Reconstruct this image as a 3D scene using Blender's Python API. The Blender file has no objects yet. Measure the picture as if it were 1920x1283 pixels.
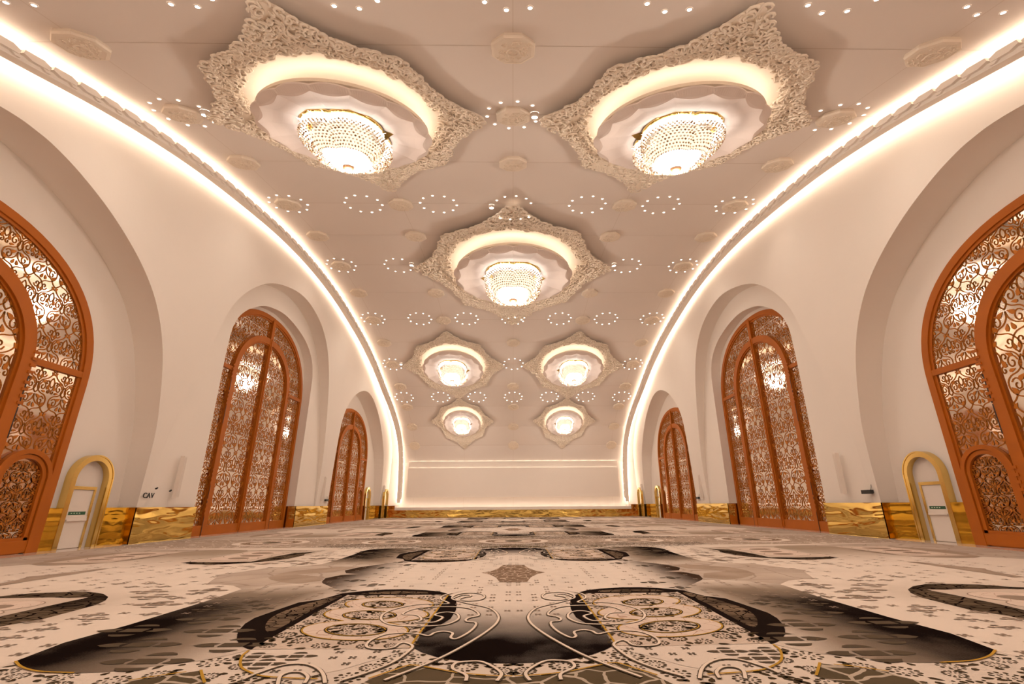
import bpy, math, random
from mathutils import Vector, Matrix
from mathutils.geometry import tessellate_polygon
PI = math.pi
SC = bpy.context.scene
COL = SC.collection
# ------------------------------------------------------------------ camera
F, PITCH, YAW, ROLL, SX, CAMH = 883.65, .33203, .01669, .00642, 16.21, 1.5
fw = Vector((math.sin(YAW)*math.cos(PITCH), math.cos(YAW)*math.cos(PITCH), math.sin(PITCH)))
rt = Vector((math.cos(YAW), -math.sin(YAW), 0))
up = rt.cross(fw)
r2 = rt*math.cos(ROLL) - up*math.sin(ROLL)
u2 = rt*math.sin(ROLL) + up*math.cos(ROLL)
cd = bpy.data.cameras.new('camera')
cam = bpy.data.objects.new('camera', cd)
COL.objects.link(cam)
M = Matrix((r2, u2, -fw)).transposed().to_4x4()
M.translation = Vector((0, 0, CAMH))
cam.matrix_world = M
cd.sensor_width = 36
cd.sensor_fit = 'HORIZONTAL'
cd.lens = 36*F/1920
cd.shift_x = -SX/1920
cd.clip_start = .05
cd.clip_end = 500
SC.camera = cam
# ------------------------------------------------------------------ world, exposure, light levels
w = bpy.data.worlds.new('world')
SC.world = w
w.use_nodes = True
w.node_tree.nodes['Background'].inputs[0].default_value = (.02, .015, .012, 1)
w.node_tree.nodes['Background'].inputs[1].default_value = 1
SC.view_settings.view_transform = 'Standard'
SC.view_settings.look = 'None'
SC.view_settings.exposure = -0.08
SC.view_settings.gamma = 1
SC.view_settings.use_curve_mapping = False
SC.cycles.use_denoising = True
SC.cycles.max_bounces = 8
SC.cycles.diffuse_bounces = 5
SC.cycles.glossy_bounces = 4
SC.cycles.sample_clamp_indirect = 6
SC.cycles.caustics_reflective = False
SC.cycles.caustics_refractive = False
WARM = (1, .80, .60)
LAMP = (1, .85, .70)
SPOT_W = 370.0       # one lamp per ring of downlights
CHAND_W = 850.0      # chandelier, times its size squared
COVE_UP = 20.0       # led strips of the arched trims, vault side
COVE_WALL = 18.0     # the same, wall side
LEDGE_L = 13.0       # led strips of the far ledge and the added near one
RING_L = 9.5        # led ring above each chandelier dish

# ------------------------------------------------------------------ helpers
def tag(o, label=None, cat=None, group=None, kind=None):
    if label: o['label'] = label
    if cat: o['category'] = cat
    if group: o['group'] = group
    if kind: o['kind'] = kind
    return o
def empty(name, loc=(0, 0, 0), rz=0):
    o = bpy.data.objects.new(name, None)
    COL.objects.link(o)
    o.location = loc
    o.rotation_euler = (0, 0, rz)
    o.empty_display_size = .2
    return o
class MB:
    def __init__(s):
        s.v = []; s.f = []; s.m = []
    def add(s, vs, fs, mi=0):
        b = len(s.v)
        s.v += [tuple(v) for v in vs]
        s.f += [tuple(b+i for i in f) for f in fs]
        s.m += [mi]*len(fs)
        return s
    def quad(s, a, b, c, d, mi=0):
        return s.add([a, b, c, d], [(0, 1, 2, 3)], mi)
    def box(s, x0, x1, y0, y1, z0, z1, mi=0):
        return s.add([(x, y, z) for x in (x0, x1) for y in (y0, y1) for z in (z0, z1)],
                     [(0, 1, 3, 2), (4, 6, 7, 5), (0, 4, 5, 1), (2, 3, 7, 6), (0, 2, 6, 4), (1, 5, 7, 3)], mi)
    def loft(s, rings, closed=True, mi=0, cap=False):
        n = len(rings[0]); vs = [p for r in rings for p in r]; fs = []
        for i in range(len(rings)-1):
            for j in range(n if closed else n-1):
                k = (j+1) % n
                fs.append((i*n+j, i*n+k, (i+1)*n+k, (i+1)*n+j))
        if cap:
            fs.append(tuple(range(n))[::-1]); fs.append(tuple(range((len(rings)-1)*n, len(rings)*n)))
        return s.add(vs, fs, mi)
    def lathe(s, prof, n=48, ey=1.0, mod=None, mi=0):
        rings = []
        for r, z in prof:
            ring = []
            for j in range(n):
                t = 2*PI*j/n
                q = mod(t, r) if mod else r
                ring.append((q*math.cos(t), q*math.sin(t)*ey, z))
            rings.append(ring)
        return s.loft(rings, True, mi)
    def tube(s, pts, r, k=6, mi=0, cap=True):
        rings = []
        n = len(pts)
        for i, p in enumerate(pts):
            p = Vector(p)
            d = Vector(pts[min(i+1, n-1)])-Vector(pts[max(i-1, 0)])
            if d.length < 1e-9: d = Vector((0, 0, 1))
            d.normalize()
            a = d.orthogonal().normalized() if abs(d.z) > .99 else d.cross(Vector((0, 0, 1))).normalized()
            b = d.cross(a)
            rr = r[i] if isinstance(r, (list, tuple)) else r
            rings.append([p+a*math.cos(2*PI*j/k)*rr+b*math.sin(2*PI*j/k)*rr for j in range(k)])
        return s.loft(rings, True, mi, cap)
    def poly(s, pts, z=0, mi=0):
        """filled polygon from 2d points"""
        tr = tessellate_polygon([[Vector((a, b, 0)) for a, b in pts]])
        fs = []
        for t in tr:
            a, b, c = [pts[i] for i in t]
            cr = (b[0]-a[0])*(c[1]-a[1])-(b[1]-a[1])*(c[0]-a[0])
            fs.append(tuple(t) if cr > 0 else tuple(t)[::-1])
        return s.add([(a, b, z) for a, b in pts], fs, mi)
    def mesh(s, name, mats, smooth=False):
        me = bpy.data.meshes.new(name)
        me.from_pydata(s.v, [], s.f)
        for m in (mats if isinstance(mats, (list, tuple)) else [mats]):
            me.materials.append(m)
        if len(me.materials) > 1:
            me.polygons.foreach_set('material_index', s.m)
        if smooth:
            me.polygons.foreach_set('use_smooth', [True]*len(s.f))
        me.update()
        return me
    def build(s, name, mats, parent=None, smooth=False):
        o = bpy.data.objects.new(name, s.mesh(name, mats, smooth))
        COL.objects.link(o)
        if parent: o.parent = parent
        return o
def copy_tree(o, parent=None):
    c = o.copy()
    COL.objects.link(c)
    if parent: c.parent = parent
    for ch in list(o.children): copy_tree(ch, c)
    return c
def smooth_pts(P, k=6, closed=False):
    out = []; n = len(P)
    rng = range(n if closed else n-1)
    for i in rng:
        if closed: p0, p1, p2, p3 = P[i-1], P[i], P[(i+1) % n], P[(i+2) % n]
        else: p0, p1, p2, p3 = P[max(i-1, 0)], P[i], P[i+1], P[min(i+2, n-1)]
        for q in range(k):
            t = q/k
            out.append(tuple(.5*(2*p1[j]+(p2[j]-p0[j])*t+(2*p0[j]-5*p1[j]+4*p2[j]-p3[j])*t*t+(-p0[j]+3*p1[j]-3*p2[j]+p3[j])*t**3) for j in range(len(p1))))
    if not closed: out.append(tuple(P[-1]))
    return out
def inside(p, poly):
    x, y = p; c = False; n = len(poly)
    for i in range(n):
        x1, y1 = poly[i]; x2, y2 = poly[i-1]
        if (y1 > y) != (y2 > y) and x < (x2-x1)*(y-y1)/(y2-y1)+x1: c = not c
    return c

# ------------------------------------------------------------------ materials
def mat(name, col, rough=.6, metal=0, noise=0, nscale=2, bump=0, bscale=20, spec=.5, coat=0):
    m = bpy.data.materials.new(name)
    m.use_nodes = True
    nt = m.node_tree; b = nt.nodes['Principled BSDF']
    b.inputs['Base Color'].default_value = (*col, 1)
    b.inputs['Roughness'].default_value = rough
    b.inputs['Metallic'].default_value = metal
    b.inputs['Specular IOR Level'].default_value = spec
    if coat: b.inputs['Coat Weight'].default_value = coat
    tc = nt.nodes.new('ShaderNodeTexCoord')
    if noise:
        n = nt.nodes.new('ShaderNodeTexNoise'); n.inputs['Scale'].default_value = nscale; n.inputs['Detail'].default_value = 4
        nt.links.new(tc.outputs['Object'], n.inputs['Vector'])
        mx = nt.nodes.new('ShaderNodeMix'); mx.data_type = 'RGBA'
        mx.inputs['A'].default_value = (*[c*(1-noise) for c in col], 1)
        mx.inputs['B'].default_value = (*[min(1, c*(1+noise)) for c in col], 1)
        nt.links.new(n.outputs['Fac'], mx.inputs['Factor'])
        nt.links.new(mx.outputs['Result'], b.inputs['Base Color'])
    if bump:
        n = nt.nodes.new('ShaderNodeTexNoise'); n.inputs['Scale'].default_value = bscale; n.inputs['Detail'].default_value = 3
        nt.links.new(tc.outputs['Object'], n.inputs['Vector'])
        bp = nt.nodes.new('ShaderNodeBump'); bp.inputs['Strength'].default_value = bump; bp.inputs['Distance'].default_value = .05
        nt.links.new(n.outputs['Fac'], bp.inputs['Height'])
        nt.links.new(bp.outputs['Normal'], b.inputs['Normal'])
    return m
def emis(name, col, st):
    m = bpy.data.materials.new(name); m.use_nodes = True
    nt = m.node_tree
    for n in list(nt.nodes): nt.nodes.remove(n)
    e = nt.nodes.new('ShaderNodeEmission'); o = nt.nodes.new('ShaderNodeOutputMaterial')
    e.inputs[0].default_value = (*col, 1); e.inputs[1].default_value = st
    nt.links.new(e.outputs[0], o.inputs[0])
    return m
PLASTER = mat('plaster_white', (.86, .795, .74), .75, noise=.02, nscale=.6, bump=.05, bscale=6)
VAULT = mat('vault_plaster', (.80, .73, .685), .8, noise=.02, nscale=.4)
ORN = mat('ornament_plaster', (.86, .76, .65), .7, noise=.03, nscale=3)
ROSE = mat('dish_plaster', (.80, .70, .66), .55, noise=.03, nscale=1.2)
WOOD = mat('orange_lacquered_wood', (.43, .115, .007), .5, noise=.12, nscale=1.3, spec=.25)
LATT = mat('lattice_wood', (.52, .165, .014), .5, noise=.10, nscale=3, spec=.25)
DARKW = mat('dark_groove', (.03, .012, .006), .5, noise=.2)
GOLDT = mat('brushed_gold', (.80, .58, .20), .12, 1, noise=.05)
BLACK = mat('black_metal', (.012, .012, .012), .4, noise=.1)
WHITE = mat('white_paint', (.82, .74, .68), .5, noise=.02)
GREEN = mat('green_push_sign', (.02, .10, .05), .4, noise=.1)
PALE = mat('pale_mark', (.6, .75, .62), .5, noise=.02)
MARBLE = mat('pale_marble', (.62, .52, .46), .12, noise=.08, nscale=1.1)
BULB = emis('downlight_glow', (1, .9, .76), 9)
SPOTB = emis('floodlight_glow', (1, .9, .78), 22)
CRYSTAL_L = emis('lamp_crystal_glow', (1, .93, .84), 5.0)
CORE_L = emis('lamp_core_glow', (1, .82, .58), 1.5)
def gold_mirror():
    m = mat('wavy_gold_mirror', (.84, .62, .19), .06, 1)
    nt = m.node_tree; b = nt.nodes['Principled BSDF']
    tc = nt.nodes.new('ShaderNodeTexCoord'); mp = nt.nodes.new('ShaderNodeMapping')
    mp.inputs['Scale'].default_value = (.6, .42, 1.9)
    n = nt.nodes.new('ShaderNodeTexNoise'); n.inputs['Scale'].default_value = 1.3; n.inputs['Detail'].default_value = 1; n.inputs['Roughness'].default_value = .3; n.inputs['Distortion'].default_value = .6
    bp = nt.nodes.new('ShaderNodeBump'); bp.inputs['Strength'].default_value = .22; bp.inputs['Distance'].default_value = .12
    nt.links.new(tc.outputs['Object'], mp.inputs[0]); nt.links.new(mp.outputs[0], n.inputs['Vector'])
    nt.links.new(n.outputs['Fac'], bp.inputs['Height']); nt.links.new(bp.outputs['Normal'], b.inputs['Normal'])
    return m
GMIR = gold_mirror()
def door_mirror():
    m = mat('silvered_glass', (.86, .76, .66), .07, 1)
    nt = m.node_tree; b = nt.nodes['Principled BSDF']
    tc = nt.nodes.new('ShaderNodeTexCoord')
    n = nt.nodes.new('ShaderNodeTexNoise'); n.inputs['Scale'].default_value = .8; n.inputs['Detail'].default_value = 1
    bp = nt.nodes.new('ShaderNodeBump'); bp.inputs['Strength'].default_value = .12; bp.inputs['Distance'].default_value = .1
    nt.links.new(tc.outputs['Object'], n.inputs['Vector'])
    nt.links.new(n.outputs['Fac'], bp.inputs['Height']); nt.links.new(bp.outputs['Normal'], b.inputs['Normal'])
    return m
MIRROR = door_mirror()
def crystal():
    m = mat('cut_crystal', (.96, .82, .66), .10, 0, spec=.9)
    b = m.node_tree.nodes['Principled BSDF']
    b.inputs['Metallic'].default_value = .55
    return m
CRYST = crystal()

# ------------------------------------------------------------------ vault profile
PR = [(0, 18.6), (4.4, 18.41), (8.7, 17.85), (13.1, 17.04), (17.2, 15.92), (21.2, 14.48), (25.7, 12.85), (29.4, 10.96), (31.7, 8.81), (32.7, 6.4), (33.1, 4.2), (33.2, 2), (33.2, 0)]
YC = 31.3
_p = [(-a+YC, b) for a, b in PR[::-1][:-1]]+[(a+YC, b) for a, b in PR]
DC = smooth_pts(_p, 12)
def arc(P):
    S = [0]
    for i in range(1, len(P)): S.append(S[-1]+math.hypot(P[i][0]-P[i-1][0], P[i][1]-P[i-1][1]))
    return S
SD = arc(DC)
APEX = SD[len(DC)//2]
SD = [q-APEX for q in SD]
def on_curve(s):
    for i in range(len(SD)-1):
        if s <= SD[i+1] or i == len(SD)-2:
            t = (s-SD[i])/(SD[i+1]-SD[i])
            a, b = DC[i], DC[i+1]
            return (a[0]+(b[0]-a[0])*t, a[1]+(b[1]-a[1])*t)
ROWS = [-33.7, -30.2, -25.6, -21.2, -16.85, -12.7, -8.2, -3.95, .45, 4.8, 9.45, 13.65, 17.75, 22.05, 26.5, 30.6, 33.75]
SEAM = [(YC-33.4, 0), (YC-33.4, 6.0)]+[on_curve(s) for s in ROWS]+[(64.18, 6.8), (64.42, 4.6), (64.45, 0)]
SEAM_S = [None, None]+ROWS
def vp(s):
    """point and inward normal of the panelled vault (Y, Z, nY, nZ, tY, tZ) at arc position s"""
    for i in range(len(ROWS)-1):
        if s <= ROWS[i+1] or i == len(ROWS)-2:
            t = (s-ROWS[i])/(ROWS[i+1]-ROWS[i])
            a, b = SEAM[i+2], SEAM[i+3]
            d = Vector((b[0]-a[0], b[1]-a[1])).normalized()
            return a[0]+(b[0]-a[0])*t, a[1]+(b[1]-a[1])*t, d.y, -d.x, d.x, d.y
def vframe(x, s, off=0.0):
    y, z, ny, nz, ty, tz = vp(s)
    # local x = world X, local y = tangent, local z = outward (up)
    m = Matrix(((1, 0, 0, x), (0, ty, -ny, y+ny*off), (0, tz, -nz, z+nz*off), (0, 0, 0, 1)))
    return m

# vault
def vault_mat():
    m = VAULT; nt = m.node_tree; b = nt.nodes['Principled BSDF']
    base = b.inputs['Base Color'].links[0].from_socket
    tc = nt.nodes.new('ShaderNodeTexCoord'); sp = nt.nodes.new('ShaderNodeSeparateXYZ')
    nt.links.new(tc.outputs['Object'], sp.inputs[0])
    def mth(op, a, bb=None, c=None):
        n = nt.nodes.new('ShaderNodeMath'); n.operation = op
        for i, q in enumerate((a, bb, c)):
            if q is None: continue
            if isinstance(q, (int, float)): n.inputs[i].default_value = q
            else: nt.links.new(q, n.inputs[i])
        return n.outputs[0]
    x = mth('PINGPONG', sp.outputs['X'], 3.225)       # joints every 6.45 m
    line = mth('LESS_THAN', x, .012)
    mx = nt.nodes.new('ShaderNodeMix'); mx.data_type = 'RGBA'
    mx.inputs['B'].default_value = (.60, .50, .42, 1)
    nt.links.new(mth('MULTIPLY', line, .55), mx.inputs['Factor'])
    nt.links.new(base, mx.inputs['A'])
    nt.links.new(mx.outputs['Result'], b.inputs['Base Color'])
vault_mat()
JOINT = mat('panel_joint', (.55, .44, .36), .9, noise=.05)
b = MB()
n = len(SEAM)
for i in range(n-1):
    (y0, z0), (y1, z1) = SEAM[i], SEAM[i+1]
    b.quad((-17.6, y0, z0), (17.6, y0, z0), (17.6, y1, z1), (-17.6, y1, z1))
for s in ROWS[2:]:
    y, z, ny, nz, ty, tz = vp(s)
    g = .008
    b.quad((-15.5, y-ty*g+ny*.004, z-tz*g+nz*.004), (-15.5, y+ty*g+ny*.004, z+tz*g+nz*.004), (15.5, y+ty*g+ny*.004, z+tz*g+nz*.004), (15.5, y-ty*g+ny*.004, z-tz*g+nz*.004), 1)
o = b.build('ceiling', [VAULT, JOINT])
tag(o, 'broad panelled plaster barrel vault over the whole hall', None, None, 'structure')

# floor
b = MB(); b.box(-17.9, 17.9, -2.05, 66, -.2, 0)
tag(b.build('floor', MARBLE), 'polished pale stone floor showing as a strip around the carpet', None, None, 'structure')

# ------------------------------------------------------------------ side walls
NX = 17.15                      # plane of the big doors
def XL(z): return 16.45-.07*z   # the wall face leans inwards
DOORS = [(12.5, 6.07), (31.5, 9.04), (50.5, 6.07)]    # centre Y, spring height
n1h = [(22.0, 0), (21.9, 1.5), (21.68, 4.46), (21.3, 6.1), (20.76, 7.7), (20.09, 9.0), (19.2, 10.15), (18.15, 11.05), (16.96, 11.78), (15.64, 12.4), (14.25, 12.86), (13.2, 13.08), (12.5, 13.12)]
n1 = [(25-a, z) for a, z in n1h][:-1]+n1h[::-1]
n2 = [(22.3, 0), (22.35, 2.5), (22.5, 4.5), (23.0, 7.1), (23.7, 9.84), (24.5, 12.3), (26.3, 14.25), (28.6, 15.4), (31.8, 16.0), (35.0, 15.45), (37.3, 14.1), (38.8, 12.15), (39.8, 9.84), (40.65, 7.1), (41.2, 4.5), (41.45, 0)]
n3 = [(44.2, 0), (43.9, 4), (43.75, 7.5), (43.95, 9.3), (44.85, 10.8), (46.8, 12.25), (49.3, 12.95), (51.9, 12.65), (54.86, 11.4), (56.8, 10.1), (58.36, 8.7), (59.8, 6.9), (60.8, 3.6), (61.3, 0)]
n1, n2, n3 = smooth_pts(n1, 5), smooth_pts(n2, 5), smooth_pts(n3, 5)
n2i = smooth_pts([(26.0, 0), (26.0, 5), (26.0, 10.3), (26.3, 11.9), (27.15, 12.95), (28.5, 13.82), (29.8, 14.28), (31.7, 14.55), (33.7, 14.35), (35.7, 13.78), (37.0, 12.9), (37.6, 11.8), (37.74, 10.4), (37.74, 5), (37.74, 0)], 5)
top = [(y, z+.35) for y, z in DC[::4] if z > 3][::-1]
outline = [(-2.2, 0)]+n1+n2+n3+[(64.9, 0)]+top
def wall_side(sg, name, label):
    b = MB()
    def poly3(pts, fx):
        tr = tessellate_polygon([[Vector((a, c, 0)) for a, c in pts]])
        b.add([(sg*fx(z), y, z) for y, z in pts], [tuple(t) for t in tr])
    poly3(outline, XL)
    # niche linings and back planes
    for nn, x1 in ((n1, NX), (n3, NX)):
        b.loft([[(sg*XL(z), y, z) for y, z in nn], [(sg*x1, y, z) for y, z in nn]], closed=False)
        b.add([(sg*x1, y, z) for y, z in nn], [tuple(t) for t in tessellate_polygon([[Vector((a, c, 0)) for a, c in nn]])])
    b.loft([[(sg*XL(z), y, z) for y, z in n2], [(sg*(16.45+.002), y, z) for y, z in n2]], closed=False)
    ring = n2+n2i[::-1]
    b.add([(sg*16.452, y, z) for y, z in ring], [tuple(t) for t in tessellate_polygon([[Vector((a, c, 0)) for a, c in ring]])])
    b.loft([[(sg*16.452, y, z) for y, z in n2i], [(sg*NX, y, z) for y, z in n2i]], closed=False)
    b.quad((sg*NX, 24, 0), (sg*NX, 39.5, 0), (sg*NX, 39.5, 15.3), (sg*NX, 24, 15.3))
    # outer skin gives the wall its real depth
    b.quad((sg*17.7, -2.2, 0), (sg*17.7, 64.9, 0), (sg*17.7, 64.9, 19), (sg*17.7, -2.2, 19))
    tag(b.build(name, PLASTER), label, None, None, 'structure')
wall_side(-1, 'wall_left', 'tall cream side wall on the left with three arched niches')
wall_side(1, 'wall_right', 'tall cream side wall on the right with three arched niches')

# ------------------------------------------------------------------ mirror-gold plinths
PH = 1.48
def plinth_side(sg, name, label):
    b = MB()
    t = .03
    def alongY(x, y0, y1, hh=PH):
        xi = x-t
        b.box(min(sg*x, sg*xi), max(sg*x, sg*xi), y0, y1, 0, hh)
    def acrossX(y, x0, x1, dy):
        b.box(min(sg*x0, sg*x1), max(sg*x0, sg*x1), min(y, y+dy), max(y, y+dy), 0, PH)
    WX = 16.335
    alongY(NX, 18.62, 19.02); alongY(NX, 20.92, 21.86)
    acrossX(21.88, WX-.03, NX, -t)
    alongY(WX, 21.85, 25.97)
    acrossX(37.74, WX-.03, NX, -t)
    alongY(WX, 37.71, 44.15)
    alongY(NX, 56.62, 57.0); alongY(NX, 58.95, 61.05)
    acrossX(61.06, WX-.03, NX, -t)
    alongY(WX, 61.03, 62.28)
    alongY(NX, 4.0, 6.35)
    alongY(WX, -2, 3.0)
    for y0, y1 in ((21.85, 25.97), (37.71, 44.15), (61.03, 62.28)):      # core between the mirror and the wall
        b.box(min(sg*WX, sg*16.46), max(sg*WX, sg*16.46), y0+.001, y1-.001, 0, PH-.002)
    tag(b.build(name, GMIR), label, None, None, 'structure')
plinth_side(-1, 'baseboard_left', 'tall wavy gold mirror plinth along the foot of the left wall')
plinth_side(1, 'baseboard_right', 'tall wavy gold mirror plinth along the foot of the right wall')
b = MB(); b.box(-14.75, 14.75, 62.3, 62.34, 0, .90)
b.box(-16.4, -14.75, 62.3, 62.34, 0, 1.44); b.box(14.75, 16.4, 62.3, 62.34, 0, 1.44)
tag(b.build('baseboard_back', GMIR), 'long low gold mirror plinth under the far ledge', None, None, 'structure')
b = MB(); b.box(-14.75, 14.75, 62.28, 64.5, .90, 1.14)
b.box(-14.75, 14.75, 62.28, 62.42, 1.14, 1.22)
b.box(-16.4, -14.75, 62.34, 64.5, .9, 1.48); b.box(14.75, 16.4, 62.34, 64.5, .9, 1.48)
ledge = tag(b.build('trim_3', PLASTER), 'long pale ledge with hidden light across the far end', None, None, 'structure')
LEDL = emis('ledge_led', WARM, LEDGE_L)
b = MB()
for i in range(24):
    x = -14.2+i*1.235
    b.box(x-.42, x+.42, 63.9, 64.0, 1.15, 1.18)
b.build('led_strip', LEDL, ledge)
b = MB()
for i in range(22):
    x = -13.1+i*1.248
    b.box(x-.5, x+.5, 64.02, 64.10, 6.82, 6.84); b.box(x-.5, x+.5, 63.84, 63.88, 6.02, 6.05)
b.build('led_strip', emis('panel_led', WARM, 5.0), ledge)
b = MB()
b.loft([[(x, 64.40, 5.9), (x, 63.90, 5.98), (x, 63.94, 6.92), (x, 63.99, 6.92), (x, 63.99, 6.80), (x, 64.3, 6.80)] for x in (-13.7, 13.7)], True, 0, True)
b.loft([[(x, 64.44, 2.4), (x, 63.78, 2.4), (x, 63.78, 6.08), (x, 63.83, 6.08), (x, 63.83, 6.0), (x, 64.40, 6.0)] for x in (-13.7, 13.7)], True, 0, True)
tag(b.build('trim_4', PLASTER), 'wide flat plaster panel above the far ledge', None, None, 'structure')
b = MB(); b.box(-14.75, 14.75, -1.95, -.2, .9, 1.14); b.box(-14.75, 14.75, -.34, -.2, 1.14, 1.22)  # unseen ledge, added so its light reaches the niche linings
near = tag(b.build('trim_5', PLASTER), 'pale ledge added unseen behind the camera, its hidden light brightening the niches', None, None, 'structure')
b = MB()
for i in range(24):
    x = -14.2+i*1.235
    b.box(x-.42, x+.42, -1.4, -1.3, 1.15, 1.18)
b.build('led_strip', LEDL, near)

# ------------------------------------------------------------------ arched light troughs (ribs)
def rib(sg, name, label):
    root = empty(name)
    tag(root, label, None, None, 'structure')
    S0, S1 = -41.1, 41.1
    def pt(s, off):
        y, z = on_curve(s)
        y2, z2 = on_curve(s+.05)
        d = Vector((y2-y, z2-z)).normalized()
        return y+d.y*off, z-d.x*off
    def sweep(b, x0, x1, o0, o1, s0=S0, s1=S1, ds=.5, mi=0):
        rings = []
        k = int((s1-s0)/ds)
        for i in range(k+1):
            s = s0+(s1-s0)*i/k
            a, c = pt(s, o0), pt(s, o1)
            rings.append([(sg*x0, a[0], a[1]), (sg*x1, a[0], a[1]), (sg*x1, c[0], c[1]), (sg*x0, c[0], c[1])])
        b.loft(rings, True, mi, True)
    b = MB(); sweep(b, 14.60, 14.95, .40, .62)
    sweep(b, 14.50, 14.62, .50, .68)
    b.build('rib', PLASTER, root)
    b = MB()
    s = S0+.3
    while s < S1-.4:
        # slanted leaf tile carved on the inner face, with a small lug below it
        P = [(s-.36, .34), (s+.20, .34), (s+.42, .44), (s+.36, .56), (s-.16, .56), (s-.42, .46)]
        q0, q1 = s+.18, s+.50
        b.add([(sg*x, *pt(a_, o_)) for x in (14.50, 14.42) for a_, o_ in ((q0, .56), (q1, .56), (q1-.06, .64), (q0+.10, .64))], [(0, 1, 2, 3), (4, 7, 6, 5), (0, 4, 5, 1), (1, 5, 6, 2), (2, 6, 7, 3), (3, 7, 4, 0)])
        vs = []
        for x in (14.60, 14.38):
            for (ss, oo) in P:
                q = pt(ss, oo); vs.append((sg*x, q[0], q[1]))
        m = len(P)
        b.add(vs, [tuple(range(m)), tuple(range(2*m-1, m-1, -1))]+[(i, (i+1) % m, m+(i+1) % m, m+i) for i in range(m)])
        s += .90
    b.build('leaf_carving', PLASTER, root)
    b = MB(); sweep(b, 14.66, 14.78, .37, .40)
    b.build('led_strip', emis('cove_led_up', WARM, COVE_UP), root)
    b = MB(); sweep(b, 14.965, 14.985, .46, .56)
    b.build('led_strip', emis('cove_led_wall', WARM, COVE_WALL), root)
    return root
rib(-1, 'trim_1', 'glowing arched light trough following the vault on the left')
rib(1, 'trim_2', 'glowing arched light trough following the vault on the right')

MA, MBv = 7.25, 9.15
HX, HY = .655, .615         # hole of the star as share of its half sizes
def star_r(t):
    """outline radius in normalised units (tips at 1 on the axes, blunt corners on the diagonals)"""
    t = t % (PI/2)
    # tip on axis 0 -> corner -> tip on axis 90
    C = (.60, .545); ct = math.atan2(C[1], C[0])
    if t <= ct: A_, B_, q = (1.0, 0.0), C, t
    else: A_, B_, q = (0.0, 1.0), C, t
    # intersection of the ray with segment A_-B_
    dx, dy = math.cos(q), math.sin(q)
    ex, ey = B_[0]-A_[0], B_[1]-A_[1]
    den = dx*ey-dy*ex
    r = (A_[0]*ey-A_[1]*ex)/den
    u = ((dx*r-A_[0])*ex+(dy*r-A_[1])*ey)/(ex*ex+ey*ey)
    u = min(max(u, 0), 1)
    r -= .085*math.sin(PI*u)**1.2*(1-.35*u)
    r += .016*abs(math.sin(u*PI*4.5))+.006*abs(math.sin(u*PI*13))
    return r
CH = [(0, .3, 1.0, 'largest crystal chandelier, single on the centre line'),
      (-6.45, -16.95, .735, 'near left crystal chandelier above the camera'),
      (6.45, -16.95, .735, 'near right crystal chandelier above the camera'),
      (-6.4, 17.7, .735, 'left chandelier of the pair beyond the single middle one'),
      (6.4, 17.7, .735, 'right chandelier of the pair beyond the single middle one'),
      (-6.4, 29.25, .535, 'smallest left chandelier nearest the far wall'),
      (6.4, 29.25, .535, 'smallest right chandelier nearest the far wall'),
      (-6.4, -28.5, .535, 'small left chandelier added unseen overhead to light the niches'),  # added pair out of view, brightens the niches from the near end
      (6.4, -28.5, .535, 'small right chandelier added unseen overhead to light the niches')]

def plate_off(f, k): return k*(.14+.30*f)
def face_off(x, s):
    """height of the medallion face below the vault at (x, s), else None"""
    for cx, cs, k, _ in CH:
        u, v = (x-cx)/(MA*k), (s-cs)/(MBv*k)
        r = math.hypot(u, v); t = math.atan2(v, u)
        ro = star_r(t); ri = 1/math.sqrt((math.cos(t)/HX)**2+(math.sin(t)/HY)**2)
        if ri < r < ro+.01: return plate_off((r-ri)/(ro-ri), k)+.12*k
    return None
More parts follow.
